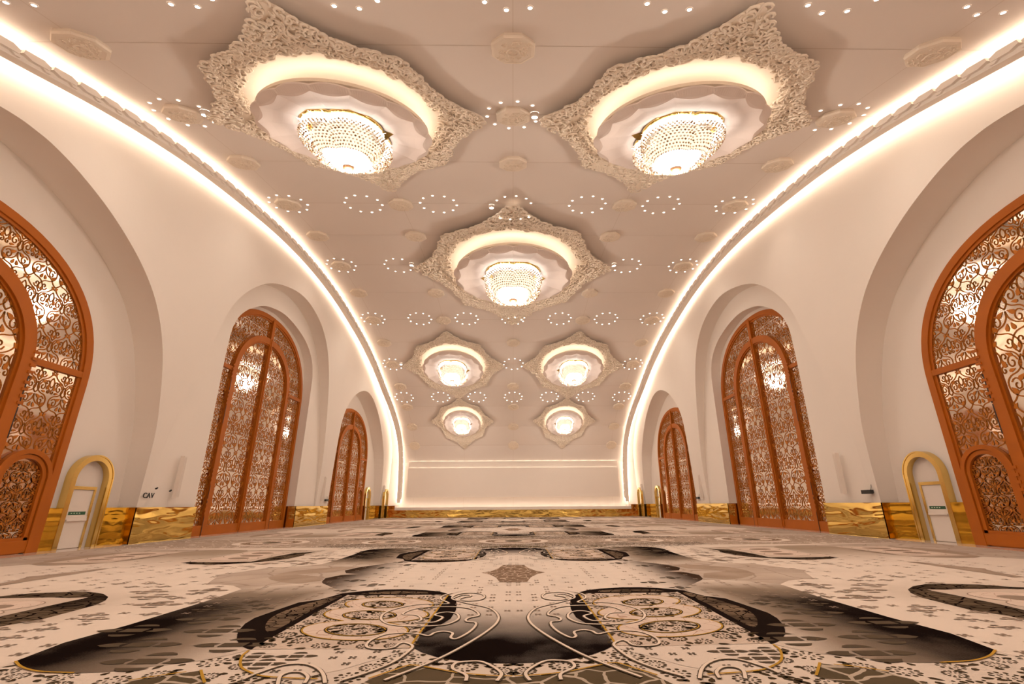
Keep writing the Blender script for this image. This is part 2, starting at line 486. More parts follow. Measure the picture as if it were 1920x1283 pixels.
# ------------------------------------------------------------------ big arched lattice doors
def arch_pts(a, b, z0, nn=2.2, k=40):
    out = [(a, 0), (a, z0*.5), (a, z0)]
    for i in range(1, k):
        t = PI*i/k
        c, s = math.cos(t), math.sin(t)
        out.append((a*math.copysign(abs(c)**(2/nn), c), z0+b*abs(s)**(2/nn)))
    return out+[(-a, z0), (-a, z0*.5), (-a, 0)]
def arch_band(m, a, b, z0, w, y0, y1, mi=0, nn=2.2):
    """band following an arch, width w inwards; y0 back, y1 front (room side is -y)"""
    o = arch_pts(a, b, z0, nn); i = arch_pts(a-w, b-w, z0, nn)
    rings = [[(x, y0, z) for x, z in o], [(x, y1, z) for x, z in o], [(x, y1, z) for x, z in i], [(x, y0, z) for x, z in i]]
    m.loft([list(r) for r in zip(*rings)], True, mi, True)
    return m
def scroll_cell():
    """half-cell curves of the arabesque in a unit cell (mirrored about x=.5)"""
    C = []
    def spiral(cx, cy, r, a0, turns, d, k=16):
        return [(cx+r*(1-.78*i/k)*math.cos(a0+d*turns*2*PI*i/k), cy+r*(1-.78*i/k)*math.sin(a0+d*turns*2*PI*i/k)) for i in range(k+1)]
    vine = [(.5, 0), (.40, .06), (.20, .10), (.08, .20), (.07, .33), (.17, .42), (.33, .46), (.44, .54), (.46, .66), (.38, .76), (.22, .82), (.10, .90), (.04, 1.0)]
    C.append(smooth_pts(vine, 3))
    C.append(smooth_pts([(.0, .0), (.10, .05), (.22, .16), (.36, .20), (.47, .29), (.5, .40)], 3))
    C.append(spiral(.25, .27, .115, 2.6, 1.15, -1))
    C.append(spiral(.29, .62, .12, .2, 1.2, 1))
    C.append(spiral(.16, .72, .085, 4.6, 1.0, -1, 12))
    C.append(spiral(.37, .92, .10, 3.4, 1.1, 1, 12))
    C.append(spiral(.08, .52, .07, 1.2, 1.0, 1, 10))
    C.append(smooth_pts([(.5, .44), (.43, .50), (.41, .58), (.5, .70)], 3))
    C.append(smooth_pts([(.5, .74), (.42, .82), (.42, .90), (.5, 1.0)], 3))
    C.append(smooth_pts([(.0, .62), (.07, .68), (.07, .78), (.0, .86)], 3))
    L = []   # filled leaves (centre, angle, length)
    for x, y, a, l in ((.17, .18, 2.2, .12), (.35, .36, .6, .13), (.12, .60, 1.9, .12), (.30, .74, 2.6, .11), (.43, .13, 1.3, .12), (.45, .83, 1.7, .10), (.22, .50, .2, .10), (.05, .95, .9, .10)):
        L.append((x, y, a, l))
    return C, L
CURV, LEAF = scroll_cell()
def lattice(region, cw, chh, wd, y, name, parent, x0=0, z0=.25, d=.010):
    """region(x,z)->bool; ribbons of carved scrollwork standing in front of the glass"""
    m = MB()
    xs = 11.0/cw; nx = int(xs)+2; nz = int(15/chh)+1
    def seg(p, q):
        mx, mz = (p[0]+q[0])/2, (p[1]+q[1])/2
        if not region(mx, mz): return
        dx, dz = q[0]-p[0], q[1]-p[1]
        L = math.hypot(dx, dz)
        if L < 1e-5: return
        ex, ez = dx/L*wd*.25, dz/L*wd*.25
        ux, uz = -dz/L*wd/2, dx/L*wd/2
        a = (p[0]-ex+ux, p[1]-ez+uz); b2 = (p[0]-ex-ux, p[1]-ez-uz); c = (q[0]+ex-ux, q[1]+ez-uz); e = (q[0]+ex+ux, q[1]+ez+uz)
        m.add([(a[0], y-d, a[1]), (b2[0], y-d, b2[1]), (c[0], y-d, c[1]), (e[0], y-d, e[1]), (a[0], y, a[1]), (b2[0], y, b2[1]), (c[0], y, c[1]), (e[0], y, e[1])],
              [(0, 1, 2, 3), (0, 3, 7, 4), (1, 5, 6, 2)])
    for ix in range(-nx, nx):
        for iz in range(nz):
            ox, oz = x0+ix*cw, z0+iz*chh
            if not any(region(ox+cw*a, oz+chh*c) for a in (0, .5, 1) for c in (0, .5, 1)): continue
            for fx in (0, 1):
                T = (lambda p: (ox+cw*(1-p[0] if fx else p[0]), oz+chh*p[1]))
                for cvs in CURV:
                    P = [T(p) for p in cvs]
                    for i in range(len(P)-1): seg(P[i], P[i+1])
                for (lx, lz, la, ll) in LEAF:
                    cx, cz = T((lx, lz))
                    if not region(cx, cz): continue
                    aa = PI-la if fx else la
                    l = ll*cw
                    pts = [(cx+l*math.cos(aa+t)*r, cz+l*math.sin(aa+t)*r) for t, r in ((0, 1), (.5, .55), (1.6, .42), (2.7, .5), (-2.7, .5), (-1.6, .42), (-.5, .55))]
                    m.add([(a, y-d-.002, c) for a, c in pts], [tuple(range(len(pts)))])
    return m.build(name, LATT, parent)
def in_arch(x, z, a, b, z0, nn=2.2):
    if abs(x) > a: return False
    if z < z0: return True
    return (abs(x)/a)**nn+((z-z0)/b)**nn < 1 if b > 0 else False
def big_door(idx, sg, yc, z0, label, wicket=None):
    # local x runs along the wall, -y is the room side
    root = empty('door_%d' % idx, (sg*(NX-.005), yc, 0), PI/2 if sg < 0 else -PI/2)
    tag(root, label, 'door', 'monumental lattice doors', 'structure')
    far = 1 if sg < 0 else -1          # local x direction of world +Y
    A, B, a, bb = 6.07, 5.11, 3.72, 3.5
    # silvered panes
    b = MB(); P = arch_pts(A-.1, B-.1, z0)
    b.add([(x, -.05, z) for x, z in P]+[(x, .0, z) for x, z in P], [tuple(range(len(P))), ])
    b.build('mirror_pane', MIRROR, root)
    b = MB(); arch_band(b, A, B, z0, .30, 0, -.16); arch_band(b, A-.30, B-.30, z0, .12, 0, -.10)
    b.build('outer_frame', WOOD, root)
    b = MB(); arch_band(b, a, bb, z0, .42, -.05, -.20); arch_band(b, a-.42, bb-.42, z0, .08, -.05, -.12)
    b.build('inner_frame', WOOD, root)
    b = MB()
    b.box(-.17, .17, -.22, -.05, .1, z0+B-.2); b.box(-.05, .05, -.27, -.22, .1, z0+bb)
    b.build('center_mullion', WOOD, root)
    for s in (-1, 1):
        b = MB(); b.box(min(s*a, s*(A-.2)), max(s*a, s*(A-.2)), -.15, -.05, z0+.25, z0+.48)
        b.build('crossbar', WOOD, root)
    b = MB(); b.box(-A+.02, A-.02, -.17, 0, 0, .52)
    b.box(-.015, .015, -.18, -.16, .0, .52, 1)
    b.build('bottom_rail', [WOOD, DARKW], root)
    # lattice panels
    g = .12
    wk = []
    wx0 = far*(a+A-.35)/2
    ww, wt = .90, 3.35
    def in_w(x, z):
        return wicket is not None and in_arch(x-wx0, z, ww, .9, wt-.9, 2)
    for s in (-1, 1):
        lattice(lambda x, z, s=s: .52 < z and s*x > .19 and in_arch(x, z, a-.46, bb-.46, z0), 1.60, 2.2, .046, -.052, 'lattice_panel', root, x0=.0)
        lattice(lambda x, z, s=s: .52 < z < z0+.25 and a < s*x < A-.38 and not in_w(x, z), 1.06, 1.5, .036, -.052, 'lattice_panel', root, x0=a)
        lattice(lambda x, z, s=s: z > z0+.48 and s*x > .17 and in_arch(x, z, A-.40, B-.40, z0) and not in_arch(x, z, a, bb, z0), 1.06, 1.5, .036, -.052, 'lattice_panel', root, x0=a)
    # strap hinges: stacked knuckles down the jambs
    for s in (-1, 1):
        zz = [z0*.98, z0*.80, z0*.30, z0*.12]
        for k, zc in enumerate(zz):
            b = MB()
            for q in range(4):
                b.box(s*a-.10, s*a+.10, -.235, -.20, zc+q*.24, zc+q*.24+.10)
            b.box(s*a-.022, s*a+.022, -.205, -.199, zc-1.15, zc-.1, 1)
            b.build('hinge', [WOOD, DARKW], root)
    if wicket:
        we = empty('wicket_leaf', (wx0, 0, 0)); we.parent = root
        if wicket == 'open':
            hx = far*ww
            we.location = (wx0+hx, -.10, 0); we.rotation_euler = (0, 0, far*-1.45)
            sh = -hx
        else: sh = 0
        b = MB()
        for (w_, d0, d1, aa, b2) in ((.16, -.06, -.22, ww+.10, 1.0), (.14, -.06, -.17, ww-.08, .82)):
            o = [(x+sh, z) for x, z in arch_pts(aa, b2, wt-.9, 2)]
            i = [(x+sh, z) for x, z in arch_pts(aa-w_, b2-w_, wt-.9, 2)]
            rings = [[(x, d0, z) for x, z in o], [(x, d1, z) for x, z in o], [(x, d1, z) for x, z in i], [(x, d0, z) for x, z in i]]
            b.loft([list(r) for r in zip(*rings)], True, 0, True)
        b.box(sh-ww, sh+ww, -.2, -.06, .03, .42)
        b.build('wicket_frame', WOOD, we)
        lattice(lambda x, z: z > .4 and in_arch(x-sh, z, ww-.24, .6, wt-.9, 2), .74, 1.0, .028, -.075, 'lattice_panel', we, x0=sh-.37)
    return root
SIDE = {-1: 'left', 1: 'right'}
for sg in (-1, 1):
    for k, (yc, z0) in enumerate(DOORS):
        nm = ('nearest', 'middle and tallest', 'farthest')[k]
        wk = None if k == 1 else 'closed'
        ex = ''
        if k == 2 and sg > 0: wk = 'open'; ex = ', its small inner leaf standing open'
        big_door(1+k+(3 if sg > 0 else 0), sg, yc, z0, '%s arched orange lattice door on the %s wall%s' % (nm, SIDE[sg], ex), wk)

# ------------------------------------------------------------------ exit doors in gold arches
def exit_door(idx, sg, yc, X, label, recess=True):
    root = empty('door_%d' % idx, (sg*(X-.004), yc, 0), PI/2 if sg < 0 else -PI/2)
    tag(root, label, 'door', 'exit doors in gold arches', 'structure')
    fs = 1 if sg < 0 else -1
    hw, tz = .95, 3.48
    b = MB(); arch_band(b, hw, hw, tz-hw, .20, 0, -.26, nn=2)
    arch_band(b, hw+.03, hw+.03, tz-hw, .05, 0, -.28, nn=2)
    b.build('gold_arch', GOLDT, root)
    b = MB(); P = arch_pts(hw-.19, hw-.19, tz-hw, 2); b.add([(x, -.01, z) for x, z in P], [tuple(range(len(P)))])
    b.build('back_panel', WHITE, root)
    # gold door frame and leaf
    x0, x1 = -.66, .50
    if fs < 0: x0, x1 = -x1, -x0
    b = MB(); b.box(x0, x1, -.09, -.01, 2.16, 2.28); b.box(x0, x0+.09, -.09, -.01, 0, 2.16); b.box(x1-.09, x1, -.09, -.01, 0, 2.16)
    b.build('door_frame', GOLDT, root)
    b = MB(); b.box(x0+.09, x1-.09, -.05, -.012, .02, 2.16)
    leaf = b.build('door_leaf', WHITE, root)
    b = MB(); b.box(x0+.11, x1-.11, -.09, -.05, .98, 1.16)
    b.box(x0+.13, x1-.13, -.125, -.09, 1.0, 1.05)
    b.build('push_bar', WHITE, leaf)
    b = MB(); b.box(x0+.2, x1-.2, -.058, -.05, 1.22, 1.34)
    for q in range(4): b.box(x0+.3+q*.12, x0+.36+q*.12, -.061, -.057, 1.265, 1.295, 1)
    b.build('exit_sign', [GREEN, PALE], leaf)
k = 7
for sg in (-1, 1):
    for yc, X, d in ((19.97, NX, 'beside the nearest'), (57.97, NX, 'beside the farthest'), (62.85-.9, XL(0)-.03, None)):
        if d is None:
            continue
        exit_door(k, sg, yc, X, 'white exit door in a gold arch %s lattice door, %s wall' % (d, SIDE[sg])); k += 1
# the last gold arch, close to the far corner on each side
for sg in (-1, 1):
    root = empty('door_%d' % k, (sg*16.16, 62.4, 0), PI/2 if sg < 0 else -PI/2); k += 1
    tag(root, 'thin gold arch with dark leaf near the far %s corner' % SIDE[sg], 'door', None, 'structure')
    b = MB(); arch_band(b, .95, .95, 2.5, .2, 0, -.3, nn=2); b.build('gold_arch', GOLDT, root)
    b = MB(); b.box(-.72, .72, -.1, -.02, .01, 1.5); b.build('door_leaf', BLACK, root)

# ------------------------------------------------------------------ things fixed to the walls
def speaker(sg, y, X, label):
    root = empty('column_speaker', (sg*X, y, 1.88), PI/2 if sg < 0 else -PI/2)
    tag(root, label, 'speaker', 'white column loudspeakers on the side walls')
    b = MB(); pts = [(-.13, -.04), (-.10, -.22), (.10, -.22), (.13, -.04)]
    b.loft([[(x, yy, z) for x, yy in pts] for z in (0, .03, 1.93, 1.96)], True, 0, True); cab = b.build('cabinet', WHITE, root)
    b = MB(); b.box(-.085, .085, -.228, -.219, .06, 1.9)
    b.build('grille', mat('speaker_grille', (.74, .66, .60), .8, noise=.04, nscale=40), cab)
    for z in (.15, 1.75):
        b = MB(); b.box(-.05, .05, -.05, .0, z, z+.1); b.build('bracket', WHITE, root)
for sg in (-1, 1):
    for y, X, d in ((24.0, 16.31, 'between the nearest and middle lattice doors'), (42.35, 16.31, 'between the middle and farthest lattice doors'), (61.75, 16.22, 'beside the far corner')):
        speaker(sg, y, X, 'tall white column speaker on the %s wall %s' % (SIDE[sg], d))
# black lettering on the left, black box on the right
cu = bpy.data.curves.new('letters', 'FONT')
cu.body = 'CAV'; cu.size = .32; cu.extrude = .012; cu.bevel_depth = .002; cu.space_character = 1.1; cu.align_x = 'CENTER'
dg = bpy.context.evaluated_depsgraph_get()
tmp = bpy.data.objects.new('tmp', cu); COL.objects.link(tmp)
dg.update()
me = bpy.data.meshes.new_from_object(tmp.evaluated_get(dg))
bpy.data.objects.remove(tmp)
me.materials.clear(); me.materials.append(BLACK)
o = bpy.data.objects.new('wall_lettering', me); COL.objects.link(o)
o.matrix_world = Matrix(((0, 0, 1, -16.27), (1, 0, 0, 22.35), (0, 1, 0, 1.87), (0, 0, 0, 1)))
tag(o, 'small black raised letters CAV on the left wall above the gold plinth', 'lettering')
def black_box(sg, y, label, X=16.285):
    root = empty('junction_box', (sg*X, y, 1.86), PI/2 if sg < 0 else -PI/2)
    tag(root, label, 'box')
    b = MB(); b.loft([[(x, yy, z) for x, z in ((-.3, 0), (.24, 0), (.3, .05), (.3, .17), (-.3, .17))] for yy in (0, -.16)], True, 0, True)
    b.build('casing', BLACK, root)
    b = MB(); b.tube([(.2, -.05, .17), (.24, -.03, .3), (.22, 0, .4)], .012); b.build('cable', BLACK, root)
black_box(1, 22.4, 'black box on the right wall above the gold plinth, nearest one')
black_box(-1, 43.4, 'small black box on the left wall before the farthest lattice door')
black_box(1, 43.4, 'small black box on the right wall before the farthest lattice door')
for (sg, y, z, lb) in ((-1, 22.7, 2.28, 'small dark wall socket just above the black letters CAV'), (-1, 23.65, 2.2, 'small dark wall socket left of the nearest left column speaker')):
    b = MB(); b.tube([(0, 0, 0), (0, -.05, 0), (0, -.09, .05)], .035, 8)
    o = b.build('wall_socket', BLACK); o.location = (sg*XL(z), y, z); o.rotation_euler = (0, 0, PI/2 if sg < 0 else -PI/2)
    tag(o, lb, 'socket')

# ------------------------------------------------------------------ ceiling bosses
def boss_mesh():
    b = MB()
    def ring(r, z): return [(r*math.cos(PI/8+j*PI/4), r*math.sin(PI/8+j*PI/4), z) for j in range(8)]
    b.loft([ring(.68, .0), ring(.72, -.10), ring(.70, -.17), ring(.60, -.19)], True)
    b.add(ring(.60, -.185), [tuple(range(7, -1, -1))])
    me1 = b.mesh('boss_plate', ORN)
    m = MB(); rnd = random.Random(4)
    for i in range(46):
        a = rnd.random()*2*PI; r = .55*math.sqrt(rnd.random()); c = (r*math.cos(a), r*math.sin(a))
        q = rnd.uniform(.05, .10); t0 = rnd.random()*6.28
        m.tube([(c[0]+q*(1-.1*j)*math.cos(t0+j*.8), c[1]+q*(1-.1*j)*math.sin(t0+j*.8), -.19) for j in range(6)], .02, 4)
    m.tube([(.18*math.cos(j*PI/6), .18*math.sin(j*PI/6), -.20) for j in range(13)], .03, 5)
    me2 = m.mesh('scroll_relief', ORN)
    return me1, me2
BM1, BM2 = boss_mesh()
def boss(x, s, label):
    root = bpy.data.objects.new('ceiling_boss', None); COL.objects.link(root)
    root.matrix_world = vframe(x, s)
    tag(root, label, 'ceiling boss', 'octagonal bosses on the ceiling seams')
    for me in (BM1, BM2):
        o = bpy.data.objects.new(me.name, me); COL.objects.link(o); o.parent = root
ORD = ['first', 'second', 'third', 'fourth', 'fifth', 'sixth', 'seventh', 'eighth', 'ninth', 'tenth', 'eleventh', 'twelfth', 'thirteenth', 'fourteenth']
R_ = ROWS[3:]
cols = {-12.9: ('left-hand', [0, 1, 2, 3, 4, 5, 6, 7, 8, 9, 10, 11, 12, 13]), 12.9: ('right-hand', [0, 1, 2, 3, 4, 5, 6, 7, 8, 9, 10, 11, 12, 13]),
        0.0: ('centre', [0, 1, 2, 8, 10, 11, 12, 13]), -6.45: ('inner left', [3, 4, 6, 7]), 6.45: ('inner right', [3, 4, 6, 7])}
for x, (nm, rows) in cols.items():
    for i, r in enumerate(rows):
        boss(x, R_[r], '%s octagonal plaster boss from the near end along the %s ceiling seam' % (ORD[i], nm))

# ------------------------------------------------------------------ rings of recessed downlights
def bulb_mesh():
    b = MB(); b.lathe([(.062, -.012), (.085, -.016), (.092, 0)], 14)
    b.add([(.062*math.cos(j*PI/7), .062*math.sin(j*PI/7), -.010) for j in range(14)], [tuple(range(13, -1, -1))], 1)
    return b.mesh('downlight', [WHITE, BULB])
BMESH = bulb_mesh()
FLOODS = [(-12.0, -16.95), (.85, -16.95), (-1.25, -8.0), (7.6, .2), (-7.6, .2), (-12.0, 17.6)]
XN = {-12.9: 'at the far left', -8.6: 'left', -4.3: 'just left of centre', 0: 'on the centre line', 4.3: 'just right of centre', 8.6: 'right', 12.9: 'at the far right'}
RN = [(-23.8, 'first', [-12.9, -8.6, -4.3, 0, 4.3, 8.6, 12.9]), (-16.85, 'second', [-12.9, 0, 12.9]), (-8.15, 'third', [-12.9, -8.6, -4.3, 0, 4.3, 8.6, 12.9]),
      (.45, 'fourth', [-12.9, -8.6, 8.6, 12.9]), (9.25, 'fifth', [-12.9, -8.6, -4.3, 0, 4.3, 8.6, 12.9]), (17.75, 'sixth', [-12.9, 0, 12.9]), (24.4, 'seventh', [-12.9, -8.6, -4.3, 0, 4.3, 8.6, 12.9])]
lampd = bpy.data.lights.new('ring_light', 'SPOT')
lampd.energy = SPOT_W; lampd.color = LAMP; lampd.spot_size = 2.6; lampd.spot_blend = 1; lampd.shadow_soft_size = .6
for s, rn, xs in RN:
    for x in xs:
        grp = 'downlights of the %s row ring %s' % (rn, XN[x])
        lab = 'glowing downlight in the ceiling ring %s, %s row from near end' % (XN[x], rn)
        ph = .17*(1 if x >= 0 else -1)
        for j in range(10):
            a = 2*PI*(j+.5)/10+ph
            if s < -20 and math.sin(a) < -.25: continue      # above the top edge of the view
            if any(math.hypot(x+1.04*math.cos(a)-fx, s+1.04*math.sin(a)-fs) < .38 for fx, fs in FLOODS): continue
            o = bpy.data.objects.new('downlight', BMESH); COL.objects.link(o)
            o.matrix_world = vframe(x+1.04*math.cos(a), s+1.04*math.sin(a), .006)
            fo = face_off(x+1.04*math.cos(a), s+1.04*math.sin(a))
            if fo: o.matrix_world = vframe(x+1.04*math.cos(a), s+1.04*math.sin(a), fo)
            tag(o, lab, 'downlight', grp)
        lo = bpy.data.objects.new('ring_light', lampd); COL.objects.link(lo)
        y, z, ny, nz, ty, tz = vp(s)
        lo.matrix_world = Matrix.Translation((x, y+ny*.3, z+nz*.3))
# ------------------------------------------------------------------ medallions
def medallion(a, bb, x, s0, label, k, seed, mesh=None):
    def P(lx, ly, off):
        y, z, ny, nz, ty, tz = vp(s0+ly)
        return Vector((lx, y+ny*off, z+nz*off))
    root = bpy.data.objects.new('ceiling_medallion', None); COL.objects.link(root)
    y0, z0 = vp(s0)[:2]
    root.location = (x, y0, z0)
    tag(root, label, 'ceiling medallion', 'carved star medallions around the chandeliers')
    if mesh is None:
        N = 288
        def ringpt(j, f):
            t = 2*PI*j/N
            ro = star_r(t)
            ri = 1/math.sqrt((math.cos(t)/HX)**2+(math.sin(t)/HY)**2)
            r = ri+(ro-ri)*f
            return r*math.cos(t)*a, r*math.sin(t)*bb, f
        O = Vector((0, y0, z0))
        b = MB(); rings = []
        fr = [0, .1, .25, .4, .55, .7, .85, 1.0]
        for f in fr:
            rings.append([P(*ringpt(j, f)[:2], plate_off(f, k))-O for j in range(N)])
        rings.append([P(*ringpt(j, 1.0)[:2], plate_off(1, k)-.13*k)-O for j in range(N)])
        rings.append([P(*ringpt(j, .5)[:2], plate_off(.5, k)-.13*k)-O for j in range(N)])
        b.loft(rings, True)
        m1 = b.mesh('star_plate', ORN, False)
        g = MB()
        g.loft([[P(ringpt(j, 0)[0]*q, ringpt(j, 0)[1]*q, k*h)-O for j in range(N)] for q, h in ((1.01, .16), (.97, .13), (.9, .11), (.7, .10), (.45, .10))], True)
        m0 = g.mesh('glow_recess', ORN, True)
        # carved scrollwork: curled stems and leaves all over the plate
        m = MB(); rnd = random.Random(seed)
        cnt = 1700
        for i in range(cnt):
            t = rnd.random()*2*PI
            ro, ri = star_r(t), 1/math.sqrt((math.cos(t)/HX)**2+(math.sin(t)/HY)**2)
            rr = math.sqrt(ri*ri+(ro*ro-ri*ri)*rnd.random())
            f = (rr-ri)/(ro-ri)
            if f > .97: continue
            cx, cy = rr*math.cos(t)*a, rr*math.sin(t)*bb
            q = rnd.uniform(.13, .31)*k*(1.1 if f < .6 else .85); t0 = rnd.random()*6.28; dr = rnd.choice((-1, 1)); nn = rnd.choice((6, 7, 8))
            pts = []; rad = []
            for j in range(nn):
                u = j/(nn-1); r_ = q*(1-.55*u)
                px, py = cx+r_*math.cos(t0+dr*u*4.6), cy+r_*math.sin(t0+dr*u*4.6)
                pts.append(P(px, py, plate_off(f, k)+.03*k+.07*k*math.sin(PI*u)*rnd.uniform(.3, 1.1))-O)
                rad.append(k*(.028+.036*math.sin(PI*min(1, u*1.3))))
            m.tube(pts, rad, 5)
        # lobes curling over the rim
        for j in range(132):
            t = 2*PI*(j+.5*rnd.random())/132
            ro = star_r(t); cx, cy = ro*math.cos(t)*a, ro*math.sin(t)*bb
            q = rnd.uniform(.10, .22)*k; t0 = t+rnd.uniform(-.6, .6)
            pts = [P(cx+q*math.cos(t0-2.2+u*.75), cy+q*math.sin(t0-2.2+u*.75), plate_off(1, k)+.02*k)-O for u in range(7)]
            m.tube(pts, k*.055, 5)
        m2 = m.mesh('carved_scrollwork', ORN, True)
        mesh = (m1, m0, m2)
    for me in mesh:
        o = bpy.data.objects.new(me.name, me); COL.objects.link(o); o.parent = root
    return mesh

# ------------------------------------------------------------------ chandelier (largest size; smaller ones are scaled copies)
EY = 1.15
CY = 1.42
RINGL = emis('ring_led', (1, .84, .68), RING_L)
def clover(t, r): return r*(.87+.17*abs(math.sin(2*t))**.8)
def make_chandelier():
    root = empty('chandelier')
    b = MB(); b.lathe([(4.05, -.86), (4.20, -.85), (4.22, -1.00), (4.1, -1.03), (3.2, -1.03), (3.2, -.86), (4.05, -.86)], 96, EY)
    drum = b.build('drum', ORN, root)
    b = MB(); b.lathe([(3.86, -.78), (4.02, -.78), (4.02, -.82), (3.86, -.82), (3.86, -.78)], 96, EY)
    b.build('led_ring', RINGL, root)
    b = MB(); b.lathe([(4.0, -1.02), (4.0, -1.15)], 64, EY); b.build('gap_shade_band', DARKW, root)  # dark band colours in the shade of the slit above the dish
    for j in range(16):
        t = 2*PI*j/16+.1
        b = MB(); x, y = 4.08*math.cos(t), 4.08*math.sin(t)*EY
        b.box(x-.05, x+.05, y-.05, y+.05, -1.16, -.98); b.build('gold_clip', GOLDT, drum)
    # scalloped dish
    L = 16
    def sc(t): return abs(math.sin(t*L/2))
    N = 256; b = MB(); rings = []
    prof = [(4.02, -1.08, .08, 0), (4.24, -1.11, .16, 0), (4.26, -1.18, .14, 0), (4.17, -1.34, -.16, .03), (4.15, -1.37, -.26, .04), (4.07, -1.36, -.28, .04), (3.6, -1.30, -.14, .05), (3.1, -1.26, -.04, .05), (2.6, -1.20, .0, .04), (2.2, -1.12, 0, .02), (1.9, -1.06, 0, 0)]
    for r, z, am, az in prof:
        ring = []
        for j in range(N):
            t = 2*PI*j/N; q = r+am*sc(t)-.02
            ring.append((q*math.cos(t), q*math.sin(t)*EY, z-az*sc(t)))
        rings.append(ring)
    b.loft(rings, True); b.build('scalloped_dish', ROSE, root, False)
    # gold band of the crown
    def cl(b_, prof, n=96, mi=0): return b_.lathe(prof, n, CY, clover, mi)
    b = MB(); cl(b, [(1.7, -1.06), (2.05, -1.10), (2.16, -1.20), (2.10, -1.30), (1.9, -1.32)]); b.build('gold_band', GOLDT, root, True)
    for s in (-1, 1):
        b = MB(); b.add([(s*1.95, -.25, -1.12), (s*1.95, .25, -1.12), (s*2.45, 0, -1.14), (s*1.9, 0, -1.55), (s*2.2, .1, -1.3)], [(0, 1, 2), (0, 2, 3), (1, 3, 2)]); b.build('gold_finial', GOLDT, root)
    # crown: glowing crystals with spikes
    rnd = random.Random(9)
    b = MB(); cl(b, [(1.98, -1.26), (2.08, -1.34), (2.04, -1.52), (1.90, -1.66)])
    def spike(b_, p, d, l, w_):
        p = Vector(p); d = Vector(d).normalized(); a = d.orthogonal().normalized(); c = d.cross(a)
        b_.add([p+a*w_, p-a*.5*w_+c*.87*w_, p-a*.5*w_-c*.87*w_, p+d*l], [(0, 1, 3), (1, 2, 3), (2, 0, 3)])
    for j in range(420):
        t = rnd.random()*2*PI; q = clover(t, rnd.uniform(1.9, 2.06)); z = rnd.uniform(-1.66, -1.30)
        spike(b, (q*math.cos(t), q*math.sin(t)*CY, z), (math.cos(t), math.sin(t), rnd.uniform(-1.1, .15)), rnd.uniform(.14, .30), .035)
    b.build('crystal_crown', CRYSTAL_L, root)
    # glowing core seen between the strings
    b = MB(); cl(b, [(1.45, -1.45), (1.7, -1.8), (1.55, -2.15), (1.1, -2.42)], 48); b.build('lamp_core', CORE_L, root, True)
    # strings of crystals
    b = MB()
    prof = [(2.02, -1.66), (2.05, -1.76), (2.06, -1.86), (2.04, -1.96), (2.00, -2.06), (1.94, -2.16), (1.86, -2.26), (1.76, -2.36), (1.63, -2.45), (1.47, -2.53), (1.30, -2.60)]
    for j in range(72):
        t = 2*PI*j/72
        for i, (r, z) in enumerate(prof):
            q = clover(t, r*1.05+rnd.uniform(-.02, .02)); tt = t+(.5*2*PI/72 if i % 2 else 0)
            c = Vector((q*math.cos(tt), q*math.sin(tt)*CY, z)); w_ = .060*r/1.9+.012; h = .064
            tw = rnd.random()*1.5
            vs = [c+Vector((w_*math.cos(tw+k*PI/2), w_*math.sin(tw+k*PI/2), 0)) for k in range(4)]+[c+Vector((0, 0, h)), c-Vector((0, 0, h))]
            b.add(vs, [(0, 1, 4), (1, 2, 4), (2, 3, 4), (3, 0, 4), (1, 0, 5), (2, 1, 5), (3, 2, 5), (0, 3, 5)], rnd.choice((0, 0, 1, 2)))
    tag(b.build('crystal_strings', [CRYST, mat('smoky_crystal', (.42, .25, .13), .15, .4, noise=.05), mat('bright_crystal', (1, .93, .84), .3, 0, noise=.02)], root), kind='stuff')
    # lower bowl
    b = MB(); cl(b, [(1.16, -2.50), (1.10, -2.62), (.85, -2.78), (.5, -2.88), (.25, -2.91)], 64)
    for j in range(230):
        t = rnd.random()*2*PI; u = rnd.random()
        r = 1.16-.75*u; z = -2.56-.34*u
        q = clover(t, r)
        spike(b, (q*math.cos(t), q*math.sin(t)*CY, z), (math.cos(t)*.9, math.sin(t)*.9, -.75), rnd.uniform(.12, .24), .03)
    bowl = b.build('crystal_bowl', CRYSTAL_L, root)
    b = MB(); b.lathe([(.30, -2.90), (.28, -3.02), (.16, -3.07), (.01, -3.08)], 20); b.build('finial', mat('bronze', (.22, .11, .05), .5, .3, noise=.1), bowl, True)
    return root
proto = make_chandelier()
for i, (x, s, k, lb) in enumerate(CH):
    o = proto if i == 0 else copy_tree(proto)
    y, z, ny, nz, ty, tz = vp(s)
    m = vframe(x, s)
    o.matrix_world = m @ Matrix.Scale(k, 4)
    tag(o, lb+', with scalloped dish', 'chandelier', 'oval crystal chandeliers')
    ld = bpy.data.lights.new('chandelier_light', 'POINT')
    ld.energy = CHAND_W*k*k; ld.color = LAMP; ld.shadow_soft_size = .5*k
    lo = bpy.data.objects.new('chandelier_light', ld); COL.objects.link(lo)
    lo.location = m @ Vector((0, 0, -3.7*k))
mm = None
medallion(MA, MBv, 0, .3, 'largest carved star medallion, round the single middle chandelier', 1.0, 1)
for k_, s, nm in ((.735, -16.95, 'near'), (.735, 17.7, 'far'), (.535, 29.25, 'farthest and smallest')):
    mm = None
    for x in ((-6.45, 6.45) if s < 0 else (-6.4, 6.4)):
        mm = medallion(MA*k_, MBv*k_*(.97 if k_ > .6 else 1), x, s, '%s carved star medallion on the %s, round its chandelier' % (nm, 'left' if x < 0 else 'right'), k_, int(s)+40, mm)

